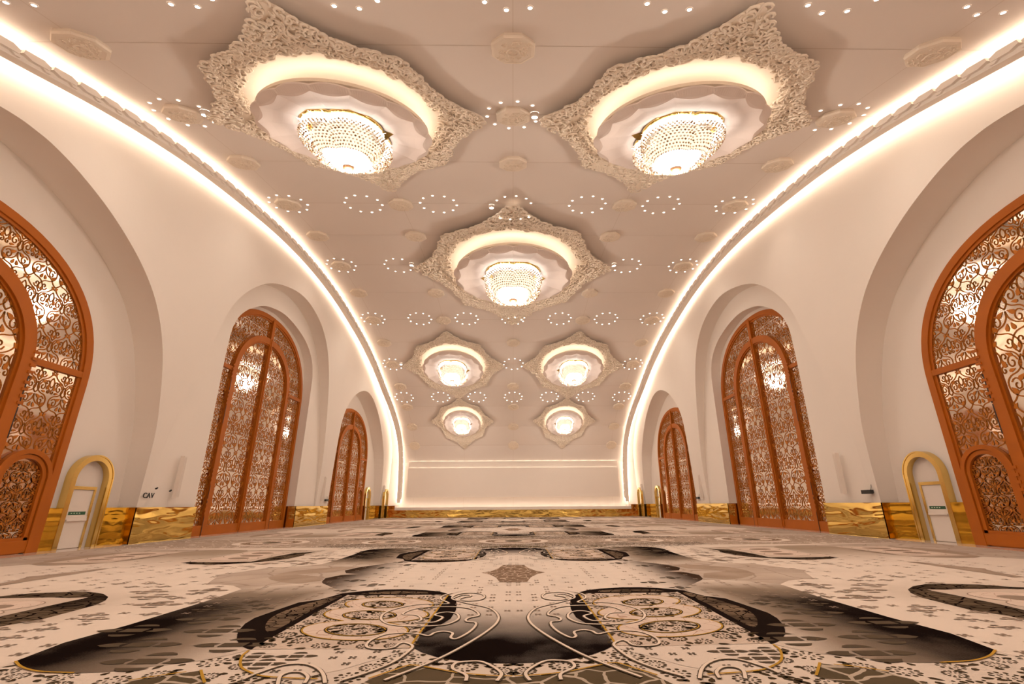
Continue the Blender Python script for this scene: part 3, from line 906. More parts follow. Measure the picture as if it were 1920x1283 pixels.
# floodlights at medallion tips
def flood(x, s, off, label):
    root = bpy.data.objects.new('floodlight', None); COL.objects.link(root)
    root.matrix_world = vframe(x, s, off)
    tag(root, label, 'floodlight', 'bright floodlights at medallion tips')
    b = MB(); b.lathe([(.16, 0), (.17, -.14), (.12, -.16)], 16); b.build('housing', WHITE, root)
    b = MB(); b.add([(.12*math.cos(j*PI/6), .12*math.sin(j*PI/6), -.162) for j in range(12)], [tuple(range(11, -1, -1))]); b.build('lens', SPOTB, root)
flood(-12.0, -16.95, .01, 'bright floodlight at the left tip of the near left medallion')
flood(.85, -16.95, .01, 'bright floodlight at the left tip of the near right medallion')
flood(-1.25, -8.0, .01, 'bright floodlight at the near tip of the largest medallion')
flood(7.6, .2, .01, 'bright floodlight at the right tip of the largest medallion')
flood(-7.6, .2, .01, 'bright floodlight at the left tip of the largest medallion')
flood(-12.0, 17.6, .01, 'bright floodlight at the left tip of the far left medallion')
SH={'A': [(-5.088,5.688),(-4.895,5.534),(-4.702,5.418),(-4.485,5.336),(-4.154,5.295),(-3.876,5.314),(-3.714,5.383),(-3.412,5.528),(-3.168,5.634),(-2.974,5.855),(-2.885,6.003),(-3.09,6.192),(-3.248,6.414),(-3.379,6.652),(-3.48,6.908),(-3.626,7.551),(-3.549,8.172),(-3.479,8.651),(-3.208,8.839),(-3.046,9.531),(-3.849,10.642),(-4.345,10.604),(-4.837,10.372),(-5.136,10.023),(-5.084,8.731),(-5.117,7.222),(-5.209,6.369)],'B': [(-3.479,8.651),(-3.549,8.172),(-3.626,7.551),(-3.578,7.216),(-3.48,6.908),(-3.372,6.652),(-3.248,6.414),(-3.09,6.192),(-2.964,6.065),(-2.862,6.002),(-2.873,6.128),(-2.904,9.305),(-2.841,9.242),(-2.223,9.236),(-1.15,9.239),(-1.162,9.325),(-1.344,9.557),(-1.611,9.709),(-2.044,9.827),(-2.371,9.816),(-2.671,9.719),(-2.941,9.551),(-3.057,9.424),(-3.226,8.885)],'E': [(-2.904,9.305),(-2.533,9.243),(-1.915,9.237),(-1.15,9.239),(-1.147,6.568),(-1.11,6.012),(-1.58,5.958),(-2.231,6.002),(-2.879,6.027)],'F': [(-1.135,9.18),(-1.044,9.068),(-0.942,8.711),(-0.89,8.351),(-0.856,7.959),(-0.864,7.389),(-0.964,6.996),(-1.075,6.711),(-1.125,6.567),(-1.12,7.246),(-1.123,8.065)],'G': [(-0.029,10.514),(-0.297,10.53),(-0.729,9.902),(-1.131,9.213),(-1.044,9.068),(-0.942,8.711),(-0.89,8.351),(-0.856,7.959),(-0.864,7.389),(-0.964,6.996),(-1.075,6.711),(-1.125,6.567),(-1.105,6.012),(-0.982,5.845),(-0.762,5.639),(-0.476,5.5),(-0.208,5.449),(-0.012,5.428)],'C': [(-5.136,10.023),(-5.547,10.475),(-5.885,10.624),(-6.181,10.641),(-6.621,11.767),(-6.811,12.028),(-6.99,12.125),(-7.91,12.139),(-9.482,12.193),(-10.938,12.028),(-12.184,11.86),(-11.407,9.154),(-5.797,4.906),(-5.066,5.521),(-5.084,5.687),(-5.209,6.369),(-5.117,7.222),(-5.084,8.731)],'D': [(-9.965,9.148),(-9.1,9.506),(-8.81,9.781),(-8.335,9.885),(-7.862,9.893),(-7.419,9.655),(-7.071,9.333),(-6.847,8.993),(-6.693,8.598),(-6.651,8.168),(-6.611,7.62),(-6.776,7.211),(-6.717,6.334),(-7.268,6.811),(-7.39,7.817),(-7.441,8.512),(-7.374,9.204),(-8.025,9.333),(-8.891,9.3),(-9.64,8.866)],'Dc': [(-9.64,8.866),(-8.891,9.3),(-8.025,9.333),(-7.374,9.204),(-7.441,8.512),(-7.39,7.817),(-7.268,6.811)],'J': [(-2.857,6.007),(-2.801,5.671),(-2.638,5.37),(-2.375,5.154),(-1.948,5.07),(-1.644,5.304),(-1.418,5.585),(-1.089,5.958),(-1.58,5.958),(-2.231,6.002)],'K': [(-3.44,5.023),(-3.454,5.042),(-2.998,5.327),(-2.86,5.137),(-2.731,4.973),(-2.93,4.693),(-3.587,4.76)],'I': [(-0.014,5.041),(-0.274,5.085),(-0.527,5.165),(-0.801,5.325),(-1.006,5.411),(-1.126,5.26),(-1.304,5.007),(-1.394,4.798),(-0.012,4.383)],'N': [(-0.735,12.042),(-0.553,12.639),(-0.345,13.584),(-0.281,13.873),(-0.01,13.853),(-0.008,10.592),(-0.277,10.608),(-0.375,11.232),(-0.535,11.726)],'Q': [(-3.812,10.573),(-3.951,10.854),(-4.071,11.376),(-3.889,11.848),(-3.493,12.126),(-3.013,12.177),(-0.734,12.033),(-0.535,11.726),(-0.375,11.232),(-0.277,10.608),(-0.729,9.902),(-1.14,9.29),(-1.587,9.661),(-2.111,9.831),(-2.588,9.771),(-3.046,9.531)],'O': [(-5.378,11.523),(-5.426,12.014),(-5.351,12.27),(-5.105,12.678),(-4.94,12.9),(-4.265,11.614),(-4.017,10.997),(-4.37,10.673),(-4.76,10.83),(-5.157,11.208)],'L0': [(-1.261,8.386),(-1.259,8.268),(-1.292,8.161),(-1.355,8.069),(-1.446,7.996),(-1.559,7.944),(-1.69,7.915),(-1.833,7.91),(-1.982,7.928),(-2.131,7.97),(-2.274,8.035),(-2.404,8.118),(-2.516,8.219),(-2.603,8.332),(-2.661,8.453),(-2.685,8.577),(-2.671,8.695),(-2.62,8.803),(-2.533,8.893),(-2.413,8.959),(-2.267,8.998),(-2.104,9.005),(-1.933,8.981),(-1.765,8.927),(-1.61,8.847),(-1.476,8.746),(-1.371,8.631),(-1.298,8.509)],'L1': [(-1.221,7.662),(-1.22,7.546),(-1.255,7.442),(-1.323,7.352),(-1.42,7.281),(-1.541,7.23),(-1.681,7.202),(-1.833,7.197),(-1.992,7.216),(-2.152,7.257),(-2.305,7.319),(-2.445,7.401),(-2.565,7.5),(-2.66,7.611),(-2.724,7.73),(-2.75,7.852),(-2.738,7.969),(-2.684,8.075),(-2.591,8.165),(-2.462,8.23),(-2.305,8.268),(-2.129,8.275),(-1.944,8.251),(-1.763,8.197),(-1.596,8.118),(-1.452,8.018),(-1.338,7.904),(-1.261,7.783)],'L2': [(-1.315,6.753),(-1.309,6.647),(-1.335,6.55),(-1.392,6.467),(-1.476,6.402),(-1.581,6.355),(-1.704,6.329),(-1.84,6.324),(-1.982,6.34),(-2.125,6.377),(-2.265,6.434),(-2.393,6.508),(-2.505,6.598),(-2.596,6.7),(-2.658,6.809),(-2.688,6.921),(-2.683,7.029),(-2.641,7.128),(-2.562,7.211),(-2.45,7.273),(-2.312,7.309),(-2.154,7.316),(-1.988,7.295),(-1.822,7.246),(-1.669,7.173),(-1.536,7.081),(-1.429,6.976),(-1.355,6.865)],'M0': [(-1.74,8.378),(-1.736,8.309),(-1.753,8.247),(-1.79,8.196),(-1.844,8.158),(-1.912,8.136),(-1.989,8.132),(-2.07,8.144),(-2.152,8.173),(-2.227,8.217),(-2.293,8.273),(-2.343,8.338),(-2.375,8.409),(-2.385,8.479),(-2.373,8.545),(-2.338,8.601),(-2.284,8.643),(-2.213,8.668),(-2.13,8.674),(-2.043,8.659),(-1.957,8.627),(-1.879,8.578),(-1.814,8.517),(-1.767,8.449)],'M1': [(-1.675,7.615),(-1.67,7.542),(-1.691,7.476),(-1.734,7.422),(-1.798,7.382),(-1.877,7.359),(-1.967,7.354),(-2.062,7.368),(-2.157,7.398),(-2.246,7.445),(-2.322,7.504),(-2.382,7.574),(-2.42,7.649),(-2.432,7.724),(-2.419,7.794),(-2.379,7.854),(-2.314,7.9),(-2.231,7.927),(-2.133,7.933),(-2.03,7.917),(-1.928,7.882),(-1.836,7.829),(-1.76,7.764),(-1.706,7.691)],'M2': [(-1.604,6.785),(-1.597,6.708),(-1.616,6.639),(-1.658,6.582),(-1.721,6.54),(-1.8,6.516),(-1.891,6.51),(-1.988,6.523),(-2.085,6.555),(-2.176,6.603),(-2.256,6.665),(-2.32,6.738),(-2.362,6.816),(-2.379,6.896),(-2.369,6.971),(-2.331,7.035),(-2.267,7.084),(-2.183,7.113),(-2.083,7.12),(-1.977,7.104),(-1.871,7.067),(-1.775,7.011),(-1.696,6.942),(-1.637,6.865)]}
ROPE={'r1': [(-1.154,4.98),(-0.756,5.595),(-0.45,6.305),(-0.268,6.875),(-0.206,7.256),(-0.222,7.577),(-0.313,7.934),(-0.458,8.163),(-0.68,8.375),(-0.938,8.674),(-1.022,8.829),(-1.029,9.067),(-0.945,9.271),(-0.765,9.348),(-0.57,9.252),(-0.493,8.999),(-0.536,8.729),(-0.702,8.625),(-0.867,8.685),(-0.892,8.784),(-0.834,8.937),(-0.735,9.012),(-0.762,9.135),(-0.9,9.143),(-1.018,8.852)],'r2': [(-1.091,9.322),(-1.183,9.199),(-1.225,8.956),(-1.177,8.723),(-1.045,8.498),(-1.06,8.393),(-1.313,8.406),(-1.575,8.316),(-1.784,8.033),(-1.867,7.737),(-1.831,7.432),(-1.709,7.172),(-1.544,7.021),(-1.3,6.955),(-1.074,6.964),(-0.878,7.04),(-0.766,7.281),(-0.765,7.492),(-0.825,7.69),(-0.952,7.783),(-1.073,7.73),(-1.109,7.589),(-0.982,7.447),(-1.04,7.192),(-1.165,7.158),(-1.298,7.179),(-1.256,7.303),(-1.303,7.489),(-1.411,7.631),(-1.583,7.667),(-1.549,7.93),(-1.399,8.11),(-1.139,8.175),(-0.864,8.149),(-0.649,8.012),(-0.525,7.763),(-0.496,7.534),(-0.599,7.43),(-0.648,7.301),(-0.612,7.174),(-0.502,7.12),(-0.495,6.884),(-0.558,6.585),(-0.669,6.333),(-0.739,6.393),(-0.742,6.592),(-0.862,6.681),(-0.963,6.622),(-1.015,6.482),(-1.147,6.568),(-1.342,6.625),(-1.542,6.564),(-1.643,6.353),(-1.651,6.136),(-1.582,5.997),(-1.436,5.959),(-1.322,6.004),(-1.289,6.157),(-1.226,6.19),(-1.117,6.046),(-1.127,5.819),(-1.189,5.526),(-1.302,5.292),(-1.42,5.126),(-1.537,4.993)],'r3': [(-2.438,5.046),(-2.399,5.202),(-2.263,5.443),(-2.083,5.477),(-1.902,5.352),(-1.766,5.161),(-1.658,4.921)],'r4': [(-2.061,4.903),(-2.14,5.122),(-2.102,5.227),(-1.989,5.223),(-1.88,5.095),(-1.84,4.927)],'r5': [(-0.423,4.937),(-0.437,5.091),(-0.561,5.24),(-0.59,5.343),(-0.559,5.448),(-0.457,5.486),(-0.333,5.481),(-0.222,5.356),(-0.113,5.127),(-0.147,4.927)]}
GOLD={'g1': [(-2.865,5.964),(-2.842,5.796),(-2.755,5.586),(-2.639,5.39),(-2.49,5.251),(-2.339,5.146),(-2.118,5.083),(-1.768,5.039)],'g2': [(-3.464,5.055),(-3.247,5.2),(-3.091,5.272)],'g3': [(-2.99,5.327),(-2.877,5.165),(-2.736,4.973)],'g4': [(-1.131,9.155),(-1.147,6.568),(-1.13,6.013)],'g5': [(-1.311,5.03),(-1.126,5.26),(-1.003,5.397),(-0.799,5.312),(-0.527,5.165),(-0.274,5.085),(-0.011,5.048)],'g6': [(-5.07,5.671),(-4.879,5.518),(-4.693,5.409),(-4.48,5.33),(-4.149,5.289)]}
MOT=[((-4.245,7.515),1,0),((-3.691,6.839),1,0),((-3.162,6.195),1,0),((-4.801,6.911),1.05,0),((-4.236,6.237),1.05,0),((-3.706,5.621),1.05,0),((-4.661,8.149),0.5,1),((-4.45,8.449),0.42,1),((-4.266,8.206),0.42,1),((-4.269,8.733),0.4,1),((-4.034,8.47),0.4,1),((-3.834,8.201),0.4,1),((-4.053,7.961),0.42,1),((-6.264,9.292),0.9,2),((-5.697,8.591),0.9,2),((-6.726,9.833),0.8,2),((-5.684,9.888),0.85,2),((-6.101,7.86),0.5,2),((-5.875,7.588),0.5,2),((-2.702,5.737),0.5,0),((-2.494,5.494),0.55,0),((-2.259,5.738),0.5,0),((-2.774,10.374),0.6,1),((-3.311,10.971),0.55,1),((-3.101,9.742),0.5,1)]
# ------------------------------------------------------------------ carpet
def node_math(nt, op, a, bb=None):
    n = nt.nodes.new('ShaderNodeMath'); n.operation = op
    for i, q in enumerate((a, bb)):
        if q is None: continue
        if isinstance(q, (int, float)): n.inputs[i].default_value = q
        else: nt.links.new(q, n.inputs[i])
    return n.outputs[0]
def carpet_mat(name, dark, light, grads=(), crack=None, blotch=0, bscale=1.5, base=1.0, fine=.10, mid=None):
    """grads: list of (axis 'x'|'y', at_dark, at_light); the design folds about X=0 and repeats along Y"""
    m = bpy.data.materials.new(name); m.use_nodes = True
    nt = m.node_tree; b = nt.nodes['Principled BSDF']; b.inputs['Roughness'].default_value = .95
    b.inputs['Specular IOR Level'].default_value = 0
    tc = nt.nodes.new('ShaderNodeTexCoord'); sp = nt.nodes.new('ShaderNodeSeparateXYZ')
    nt.links.new(tc.outputs['Object'], sp.inputs[0])
    X = node_math(nt, 'ABSOLUTE', sp.outputs['X'])
    Y = node_math(nt, 'ADD', node_math(nt, 'PINGPONG', node_math(nt, 'SUBTRACT', sp.outputs['Y'], 2.05), 9.95), 2.05)
    fac = None
    for ax, d0, l0 in grads:
        r = nt.nodes.new('ShaderNodeMapRange'); r.interpolation_type = 'SMOOTHSTEP'
        nt.links.new(X if ax == 'x' else Y, r.inputs['Value'])
        if d0 < l0:
            r.inputs['From Min'].default_value = d0; r.inputs['From Max'].default_value = l0
        else:
            r.inputs['From Min'].default_value = l0; r.inputs['From Max'].default_value = d0
            r.inputs['To Min'].default_value = 1; r.inputs['To Max'].default_value = 0
        fac = r.outputs[0] if fac is None else node_math(nt, 'MAXIMUM', fac, r.outputs[0])
    if fac is None:
        v = nt.nodes.new('ShaderNodeValue'); v.outputs[0].default_value = base; fac = v.outputs[0]
    ns = nt.nodes.new('ShaderNodeTexNoise'); ns.inputs['Scale'].default_value = bscale; ns.inputs['Detail'].default_value = 5
    nt.links.new(tc.outputs['Object'], ns.inputs['Vector'])
    if blotch:
        fac = node_math(nt, 'ADD', fac, node_math(nt, 'MULTIPLY', node_math(nt, 'SUBTRACT', ns.outputs['Fac'], .5), blotch))
    n2 = nt.nodes.new('ShaderNodeTexNoise'); n2.inputs['Scale'].default_value = 60; n2.inputs['Detail'].default_value = 2
    nt.links.new(tc.outputs['Object'], n2.inputs['Vector'])
    fac = node_math(nt, 'ADD', fac, node_math(nt, 'MULTIPLY', node_math(nt, 'SUBTRACT', n2.outputs['Fac'], .5), fine))
    cl = nt.nodes.new('ShaderNodeClamp'); nt.links.new(fac, cl.inputs[0])
    mx = nt.nodes.new('ShaderNodeMix'); mx.data_type = 'RGBA'
    mx.inputs['A'].default_value = (*dark, 1); mx.inputs['B'].default_value = (*light, 1)
    nt.links.new(cl.outputs[0], mx.inputs['Factor'])
    out = mx.outputs['Result']
    if mid:
        cr_ = nt.nodes.new('ShaderNodeValToRGB'); e = cr_.color_ramp.elements
        e[0].color = (*dark, 1); e[1].color = (*light, 1)
        q = e.new(.22); q.color = (*[c*.6+d*.4 for c, d in zip(mid, dark)], 1); q = e.new(.5); q.color = (*mid, 1)
        nt.links.new(cl.outputs[0], cr_.inputs[0]); out = cr_.outputs[0]
    if crack:
        sc, wd, col, amt = crack
        vo = nt.nodes.new('ShaderNodeTexVoronoi'); vo.feature = 'DISTANCE_TO_EDGE'; vo.inputs['Scale'].default_value = sc
        dn = nt.nodes.new('ShaderNodeTexNoise'); dn.inputs['Scale'].default_value = sc*.8
        ad = nt.nodes.new('ShaderNodeVectorMath'); ad.operation = 'ADD'
        scv = nt.nodes.new('ShaderNodeVectorMath'); scv.operation = 'SCALE'; scv.inputs['Scale'].default_value = .25/sc*2
        nt.links.new(dn.outputs['Color'], scv.inputs[0]); nt.links.new(tc.outputs['Object'], dn.inputs['Vector'])
        nt.links.new(tc.outputs['Object'], ad.inputs[0]); nt.links.new(scv.outputs[0], ad.inputs[1])
        nt.links.new(ad.outputs[0], vo.inputs['Vector'])
        lt = node_math(nt, 'LESS_THAN', vo.outputs['Distance'], wd)
        f2 = node_math(nt, 'MULTIPLY', lt, amt)
        m2 = nt.nodes.new('ShaderNodeMix'); m2.data_type = 'RGBA'
        nt.links.new(out, m2.inputs['A']); m2.inputs['B'].default_value = (*col, 1); nt.links.new(f2, m2.inputs['Factor'])
        out = m2.outputs['Result']
    nt.links.new(out, b.inputs['Base Color'])
    bp = nt.nodes.new('ShaderNodeBump'); bp.inputs['Strength'].default_value = .25; bp.inputs['Distance'].default_value = .01
    nt.links.new(n2.outputs['Fac'], bp.inputs['Height']); nt.links.new(bp.outputs['Normal'], b.inputs['Normal'])
    return m
CREAM = (.715, .61, .535); BLK = (.010, .006, .005); TAN = (.36, .27, .21); OLIVE = (.085, .062, .035)
CM = [
 carpet_mat('carpet_ground', (.34, .26, .21), (.58, .48, .41), (), (1.1, .02, (.24, .17, .13), .5), 1.6, .55, .5, .3),      # 0
 carpet_mat('carpet_floral_ground', (.40, .31, .24), CREAM, (), None, .5, 2, .85),                             # 1
 carpet_mat('carpet_swoosh', BLK, (.62, .52, .45), (('x', 4.75, 2.7), ('y', 8.0, 11.0)), None, .30, 1.2, mid=(.25, .19, .145)),       # 2
 carpet_mat('carpet_black_crackle', (.03, .02, .014), (.26, .18, .12), (), (6.0, .05, BLK, 1), 2.0, 1.6, .5),              # 3
 carpet_mat('carpet_tile', (.40, .31, .25), (.62, .50, .42), (), None, .3, 3, .8),                              # 4
 carpet_mat('carpet_black', BLK, (.03, .02, .016), (), None, .3, 2, .3),                                        # 5
 carpet_mat('carpet_central', BLK, CREAM, (('y', 5.9, 8.6),), None, .35, 1.4),                                  # 6
 carpet_mat('carpet_leaf', (.34, .26, .20), (.72, .61, .53), (('x', 8.6, 5.6), ('y', 6.2, 11.0)), None, .35, .9),                          # 7
 carpet_mat('carpet_cream', (.45, .36, .29), CREAM, (), None, .25, 1.5, .9),                                    # 8
 carpet_mat('carpet_olive', OLIVE, (.16, .12, .08), (), (2.6, .035, (.50, .41, .33), .9), .6, 2, .3),             # 9
 carpet_mat('carpet_lace', (.16, .10, .065), (.24, .16, .11), (), (5.5, .06, (.50, .38, .30), .9), .5, 2, .5),  # 10
 carpet_mat('carpet_bar', (.05, .03, .02), CREAM, (('x', 3.9, 2.6),), None, .3, 1.4),                           # 11
 carpet_mat('carpet_stone', (.22, .15, .11), (.46, .36, .29), (), (9, .02, (.40, .30, .23), .6), 1.2, 1.2, .55), # 12
 carpet_mat('carpet_motif', (.085, .06, .042), (.12, .09, .06), (), None, .3, 2, .5),                           # 13
 carpet_mat('carpet_motif_pale', (.26, .19, .15), (.33, .25, .19), (), None, .3, 2, .5),                        # 14
 carpet_mat('carpet_rope', (.70, .58, .49), (.78, .66, .56), (), None, .2, 2, .7),                              # 15
 carpet_mat('carpet_gold_thread', (.40, .22, .03), (.52, .31, .06), (), None, .2, 2, .5),                       # 16
 carpet_mat('carpet_petal', (.045, .03, .018), (.10, .07, .04), (), None, .6, 3, .4),                           # 17
 carpet_mat('carpet_cartouche', (.60, .46, .38), (.70, .57, .49), (), (3.4, .014, (.42, .27, .20), .8), .2, 2, .6), # 18
 carpet_mat('carpet_band', (.30, .22, .17), (.42, .33, .27), (), (1.9, .028, (.66, .54, .46), .9), .8, 1.2, .5), # 19
 carpet_mat('carpet_black_leaf', BLK, (.20, .14, .09), (), (4.0, .05, BLK, 1), 2.4, .8, .30),                    # 20
]
def ribbon(pts, wd):
    n = len(pts); L = []; R = []
    for i, p in enumerate(pts):
        a = pts[max(i-1, 0)]; c = pts[min(i+1, n-1)]
        dx, dy = c[0]-a[0], c[1]-a[1]; l = math.hypot(dx, dy) or 1
        L.append((p[0]-dy/l*wd/2, p[1]+dx/l*wd/2)); R.append((p[0]+dy/l*wd/2, p[1]-dx/l*wd/2))
    return L, R
def fixp(P): return [(0.0 if x > -.06 else x, min(max(y, 2.05), 11.999)) for x, y in P]
SH = {k: fixp(v) for k, v in SH.items()}
half = MB()     # left half of one cell, z = layer height
def lay(pts, z, mi): half.poly(pts, z, mi)
def lines(pts, wd, z, mi):
    L, R = ribbon(pts, wd); n = len(pts)
    half.add([(a, c, z) for a, c in L]+[(a, c, z) for a, c in R], [(i, i+1, n+i+1, n+i) for i in range(n-1)], mi)
rnd = random.Random(12)
def petal(cx, cy, a, r, l, wd, z, mi):
    px, py = cx+r*math.cos(a), cy+r*math.sin(a)
    ca, sa = math.cos(a), math.sin(a)
    pts = [(px+ca*u*l-sa*v*wd, py+sa*u*l+ca*v*wd) for u, v in ((-.5, 0), (-.15, -.45), (.3, -.5), (.5, 0), (.3, .5), (-.15, .45))]
    half.add([(p[0], p[1], z) for p in pts], [tuple(range(6))], mi)
def rosette(cx, cy, R, z, mi=17):
    n = rnd.choice((10, 12, 14)); ph = rnd.random()
    for j in range(n): petal(cx, cy, ph+2*PI*j/n, R, R*.46, R*.36, z, mi)
    for j in range(8): petal(cx, cy, 2*PI*j/8, R*.5, R*.28, R*.2, z, mi)
    if R > .13:
        for j in range(n): petal(cx, cy, ph+2*PI*(j+.5)/n, R*1.4, R*.22, R*.22, z, mi)
Z = [.014+.0015*i for i in range(12)]
lay([(-15.9, 2.05), (0, 2.05), (0, 5.6), (-1.2, 6.05), (-5.4, 6.05), (-15.9, 4.4)], Z[0], 1)
lay([(-15.9, 2.05), (0, 2.05), (0, 4.38), (-3, 4.62), (-5.2, 4.45), (-9, 4.7), (-15.9, 4.5)], Z[0]+.0007, 19)
for cxx, rr in ((0, 1.5), (-5.2, 1.25), (-10.3, 1.5)):
    for q_, (r_, mi_) in enumerate(((rr, 8), (rr*.8, 10), (rr*.55, 4), (rr*.25, 17))):
        P_ = [(min(0, max(-15.9, cxx+r_*math.cos(PI*t_/14))), 2.05+r_*math.sin(PI*t_/14)) for t_ in range(15)]
        P_ = [p_ for n_, p_ in enumerate(P_) if n_ == 0 or abs(p_[0]-P_[n_-1][0])+abs(p_[1]-P_[n_-1][1]) > 1e-4]
        lay(P_, Z[1]+.0004*(q_+1), mi_)
for n_ in range(26):
    rosette(-.7-.58*n_, 4.05, .16, Z[1]+.0002, 8)
lay(SH['C'], Z[1], 7)
lay(SH['Q'], Z[1], 11)
lay(SH['O'], Z[1], 12)
lay(SH['A'], Z[2], 2)
lay(SH['D'], Z[2], 20)
lay(SH['Dc'], Z[1]+.0006, 18)
lay(SH['G'], Z[2], 6)
lay(SH['N'], Z[2], 10)
lay(SH['J'], Z[2], 8)
lay(SH['K'], Z[2], 9)
lay(SH['I'], Z[2], 9)
lay(SH['E'], Z[3], 4)
lay(SH['B'], Z[4], 5)
lay(smooth_pts([(-3.02, 6.75), (-3.25, 7.1), (-3.40, 7.6), (-3.40, 8.1), (-3.25, 8.7), (-3.05, 9.2), (-2.96, 9.1), (-3.02, 8.3), (-3.0, 7.4)], 4, True), Z[4]+.0006, 3)
lay([(-2.7, 9.36), (-2.2, 9.36), (-1.5, 9.36), (-1.55, 9.5), (-2.1, 9.62), (-2.6, 9.55)], Z[4]+.0006, 3)
lay(SH['F'], Z[4], 5)
# the same device repeats 10.3 m to the side in paler colours
PX = 10.3
def sh(P, m): return [(max(-15.85, -PX-m*x), y) for x, y in P]
for m in (1, -1):
    if m < 0: lay(sh(SH['Q'], m), Z[1]+.0009, 8)
    lay(sh(SH['G'], m), Z[2]+.0004*(2-m), 7)
    if m < 0:
        lay(sh(SH['B'], m), Z[4], 12); lay(sh(SH['F'], m), Z[4], 14)
    if m < 0: lay(sh(SH['N'], m), Z[2]+.0004, 12)
    lay(sh(SH['E'], m), Z[3], 4)
    for i in range(3):
        lines(sh(SH['L%d' % i]+SH['L%d' % i][:2], m), .04, Z[4]+.0004, 14)
        lay(sh(SH['L%d' % i], m), Z[5]+.0002+.0003*i, 18)
        lay(sh(SH['M%d' % i], m), Z[6], 14)
# cartouche on the tile
for i in range(3):
    P = SH['L%d' % i]; lines(P+P[:2], .05, Z[4]+.0004, 17)
for i in range(3):
    P = SH['L%d' % i]; lay(P, Z[5]+.0003*i, 18)
cx0 = [(sum(p[0] for p in SH['L%d' % i])/28, sum(p[1] for p in SH['L%d' % i])/28) for i in range(3)]
for i in range(3):
    P = SH['L%d' % i]; c = cx0[i]
    oth = [SH['L%d' % j] for j in range(3) if j != i]
    seg = []
    for p in P+P[:1]:
        if any(inside(p, q) for q in oth):
            if len(seg) > 1: lines(seg, .022, Z[6], 16)
            seg = []
        else: seg.append(p)
    if len(seg) > 1: lines(seg, .022, Z[6], 16)
    P = SH['M%d' % i]; lay(P, Z[6], 4); lines(P+P[:2], .05, Z[7], 17); lines(P+P[:2], .015, Z[7]+.0006, 16)
def dense(poly, z, cnt, r0, r1, avoid=()):
    xs = [p[0] for p in poly]; ys = [p[1] for p in poly]; done = []
    for _ in range(cnt*30):
        if len(done) >= cnt: break
        r = rnd.uniform(r0, r1); x, y = rnd.uniform(min(xs), max(xs)), rnd.uniform(min(ys), max(ys))
        if not inside((x, y), poly) or any(inside((x, y), a) for a in avoid): continue
        if any(not inside((x+r*math.cos(k), y+r*math.sin(k)), poly) for k in range(0, 6, 2)): continue
        if any(math.hypot(x-a, y-c) < (r+q)*1.35 for a, c, q in done): continue
        done.append((x, y, r)); rosette(x, y, r, z)
    # loose petals between
    for _ in range(cnt*9):
        x, y = rnd.uniform(min(xs), max(xs)), rnd.uniform(min(ys), max(ys))
        if not inside((x, y), poly) or any(inside((x, y), a) for a in avoid): continue
        if any(math.hypot(x-a, y-c) < q*1.5 for a, c, q in done): continue
        petal(x, y, rnd.random()*6.28, .03, rnd.uniform(.07, .14), .06, z, 17)
Lz = [SH['L0'], SH['L1'], SH['L2']]
dense(SH['E'], Z[5], 46, .07, .13, Lz)
for i in range(3): dense(SH['M%d' % i], Z[7]+.0003, 7, .07, .11)
Hs = [(-7.5, 3.2), (0, 3.2), (0, 5.43), (-.5, 5.5), (-.98, 5.84), (-1.1, 5.95), (-2.6, 6.0), (-2.97, 5.86), (-3.4, 5.5), (-3.9, 5.3), (-4.5, 5.3), (-5.09, 5.6), (-7.5, 4.6)]
dense(Hs, Z[1]+.0003, 150, .08, .17, (SH['J'], SH['K'], SH['I']))
def motif(cx, cy, s, mi, z):
    s *= .84
    for (u, v, a, c, kind) in ((0, 0, .17, .050, 'r'), (0, .150, .19, .036, 'u'), (0, -.150, .19, .036, 'd'), (-.36, 0, .15, .07, 'l'), (.36, 0, .15, .07, 'm')):
        if kind == 'r': P = [(-1, -1), (1, -1), (1, 1), (-1, 1)]
        elif kind == 'u': P = [(-1, -.8), (1, -.8), (.7, .4), (.3, .9), (-.3, .9), (-.7, .4)]
        elif kind == 'd': P = [(1, .8), (-1, .8), (-.7, -.4), (-.3, -.9), (.3, -.9), (.7, -.4)]
        elif kind == 'l': P = [(-1.15, -.1), (-.6, -.55), (.1, -.75), (1, -.6), (.7, 0), (1, .6), (.1, .75), (-.6, .45)]
        else: P = [(1.15, .1), (.6, .55), (-.1, .75), (-1, .6), (-.7, 0), (-1, -.6), (-.1, -.75), (.6, -.45)]
        half.poly([(cx+(u+a*p)*s, cy+(v*1.9+c*q*1.9)*s) for p, q in P], z, mi)
for (x, y), s, k in MOT:
    motif(x, y, s, 13 if k == 0 else 14 if k == 2 else 13, Z[5])
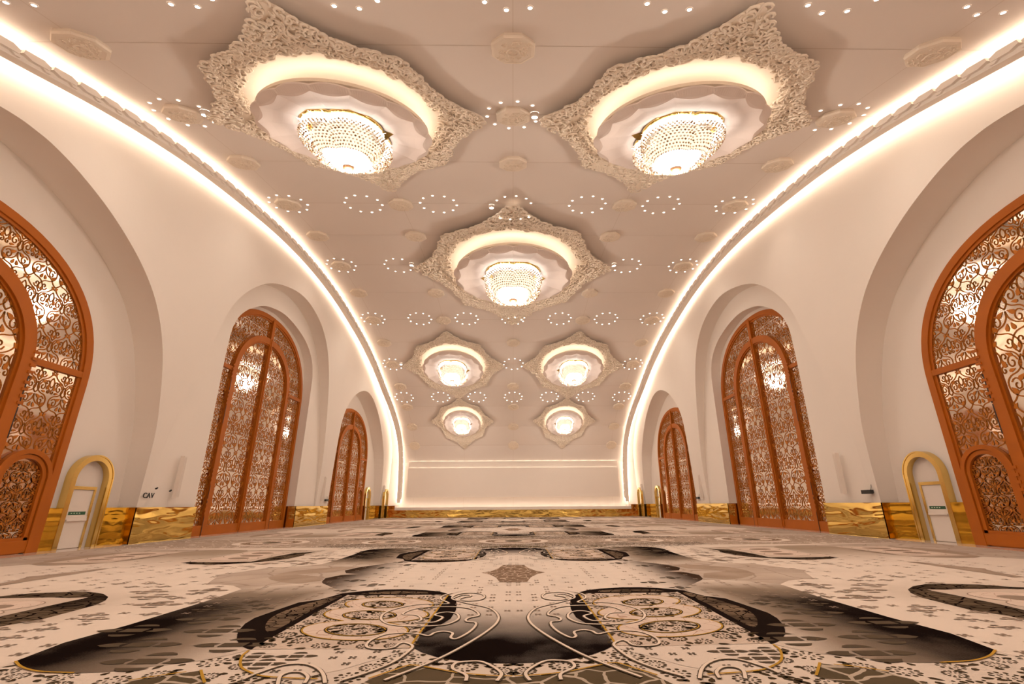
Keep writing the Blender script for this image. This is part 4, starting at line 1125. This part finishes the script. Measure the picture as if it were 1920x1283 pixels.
def crosses(poly, z, dx, dy, s, mi, avoid=(), p=.75, rot=0):
    xs = [q[0] for q in poly]; ys = [q[1] for q in poly]
    x = min(xs)
    while x < max(xs):
        y = min(ys)
        while y < max(ys):
            if rnd.random() < p and inside((x, y), poly) and not any(inside((x, y), a) for a in avoid) and not any(abs(x-m_[0][0]) < .55*m_[1] and abs(y-m_[0][1]) < .36*m_[1] for m_ in MOT):
                for a in range(4):
                    t = PI/4+a*PI/2
                    half.poly([(x+s*math.cos(t)+s*.42*u, y+s*math.sin(t)+s*.34*v) for u, v in ((-1, -1), (1, -1), (1, 1), (-1, 1))], z, mi)
                half.poly([(x+s*.9*u, y+s*.2*v) for u, v in ((-1, -1), (1, -1), (1, 1), (-1, 1))], z, mi)
            y += dy
        x += dx
crosses([p for p in SH['A'] if p[0] > -4.3 or p[1] > 8], Z[5], .34, .26, .045, 14, (SH['B'],), .55)
crosses(SH['C'], Z[4], .46, .34, .055, 14, (SH['D'], SH['Dc']), .6)
crosses(SH['Q'], Z[4], .30, .30, .04, 14, (), .6)
crosses(SH['J'], Z[5], .20, .2, .035, 13, (), .6)
crosses([(x, max(y, 7.6)) for x, y in SH['G']], Z[5], .26, .26, .04, 14, (SH['F'],), .55)
for r in range(14):   # short dashes in rows across the leaf
    for c in range(10):
        x, y = -8.6+.62*c+.05*r, 6.2+.42*r
        if inside((x, y), SH['C']) and not inside((x, y), SH['D']) and not inside((x, y), SH['Dc']) and rnd.random() < .5:
            motif(x, y, .38, 14, Z[5])
for k, P in ROPE.items():
    P = smooth_pts(P, 5)
    P = [p for p in P if p[0] <= .02]
    lines([(a+.006, c-.012) for a, c in P], .048, Z[8]-.0006, 13)  # darker offset ribbon paints a shadow along each rope
    lines(P, .032, Z[8]+.0008, 15)
for k, P in GOLD.items():
    P = smooth_pts(P, 3)
    lines(P, .026, Z[7], 16)
b = MB()
b.box(-15.9, 15.9, -1.9, 61.75, 0, .0135, 0)
nv = half.v
for cell in range(6):
    base = 2.05+9.95*cell
    for sx in (1, -1):
        vs = []
        for (x, y, z) in nv:
            yy = y-2.05
            Y = base+yy if cell % 2 == 0 else base+9.95-yy
            vs.append((x*sx, Y, z))
        o = len(b.v)
        b.v += vs
        ok = [i for i, f in enumerate(half.f) if cell < 5 or True]
        b.f += [tuple(o+q for q in half.f[i]) for i in ok]
        b.m += [half.m[i] for i in ok]
ca = b.build('carpet', CM)
tag(ca, 'huge patterned carpet in cream, grey and black covering the hall floor', 'carpet')
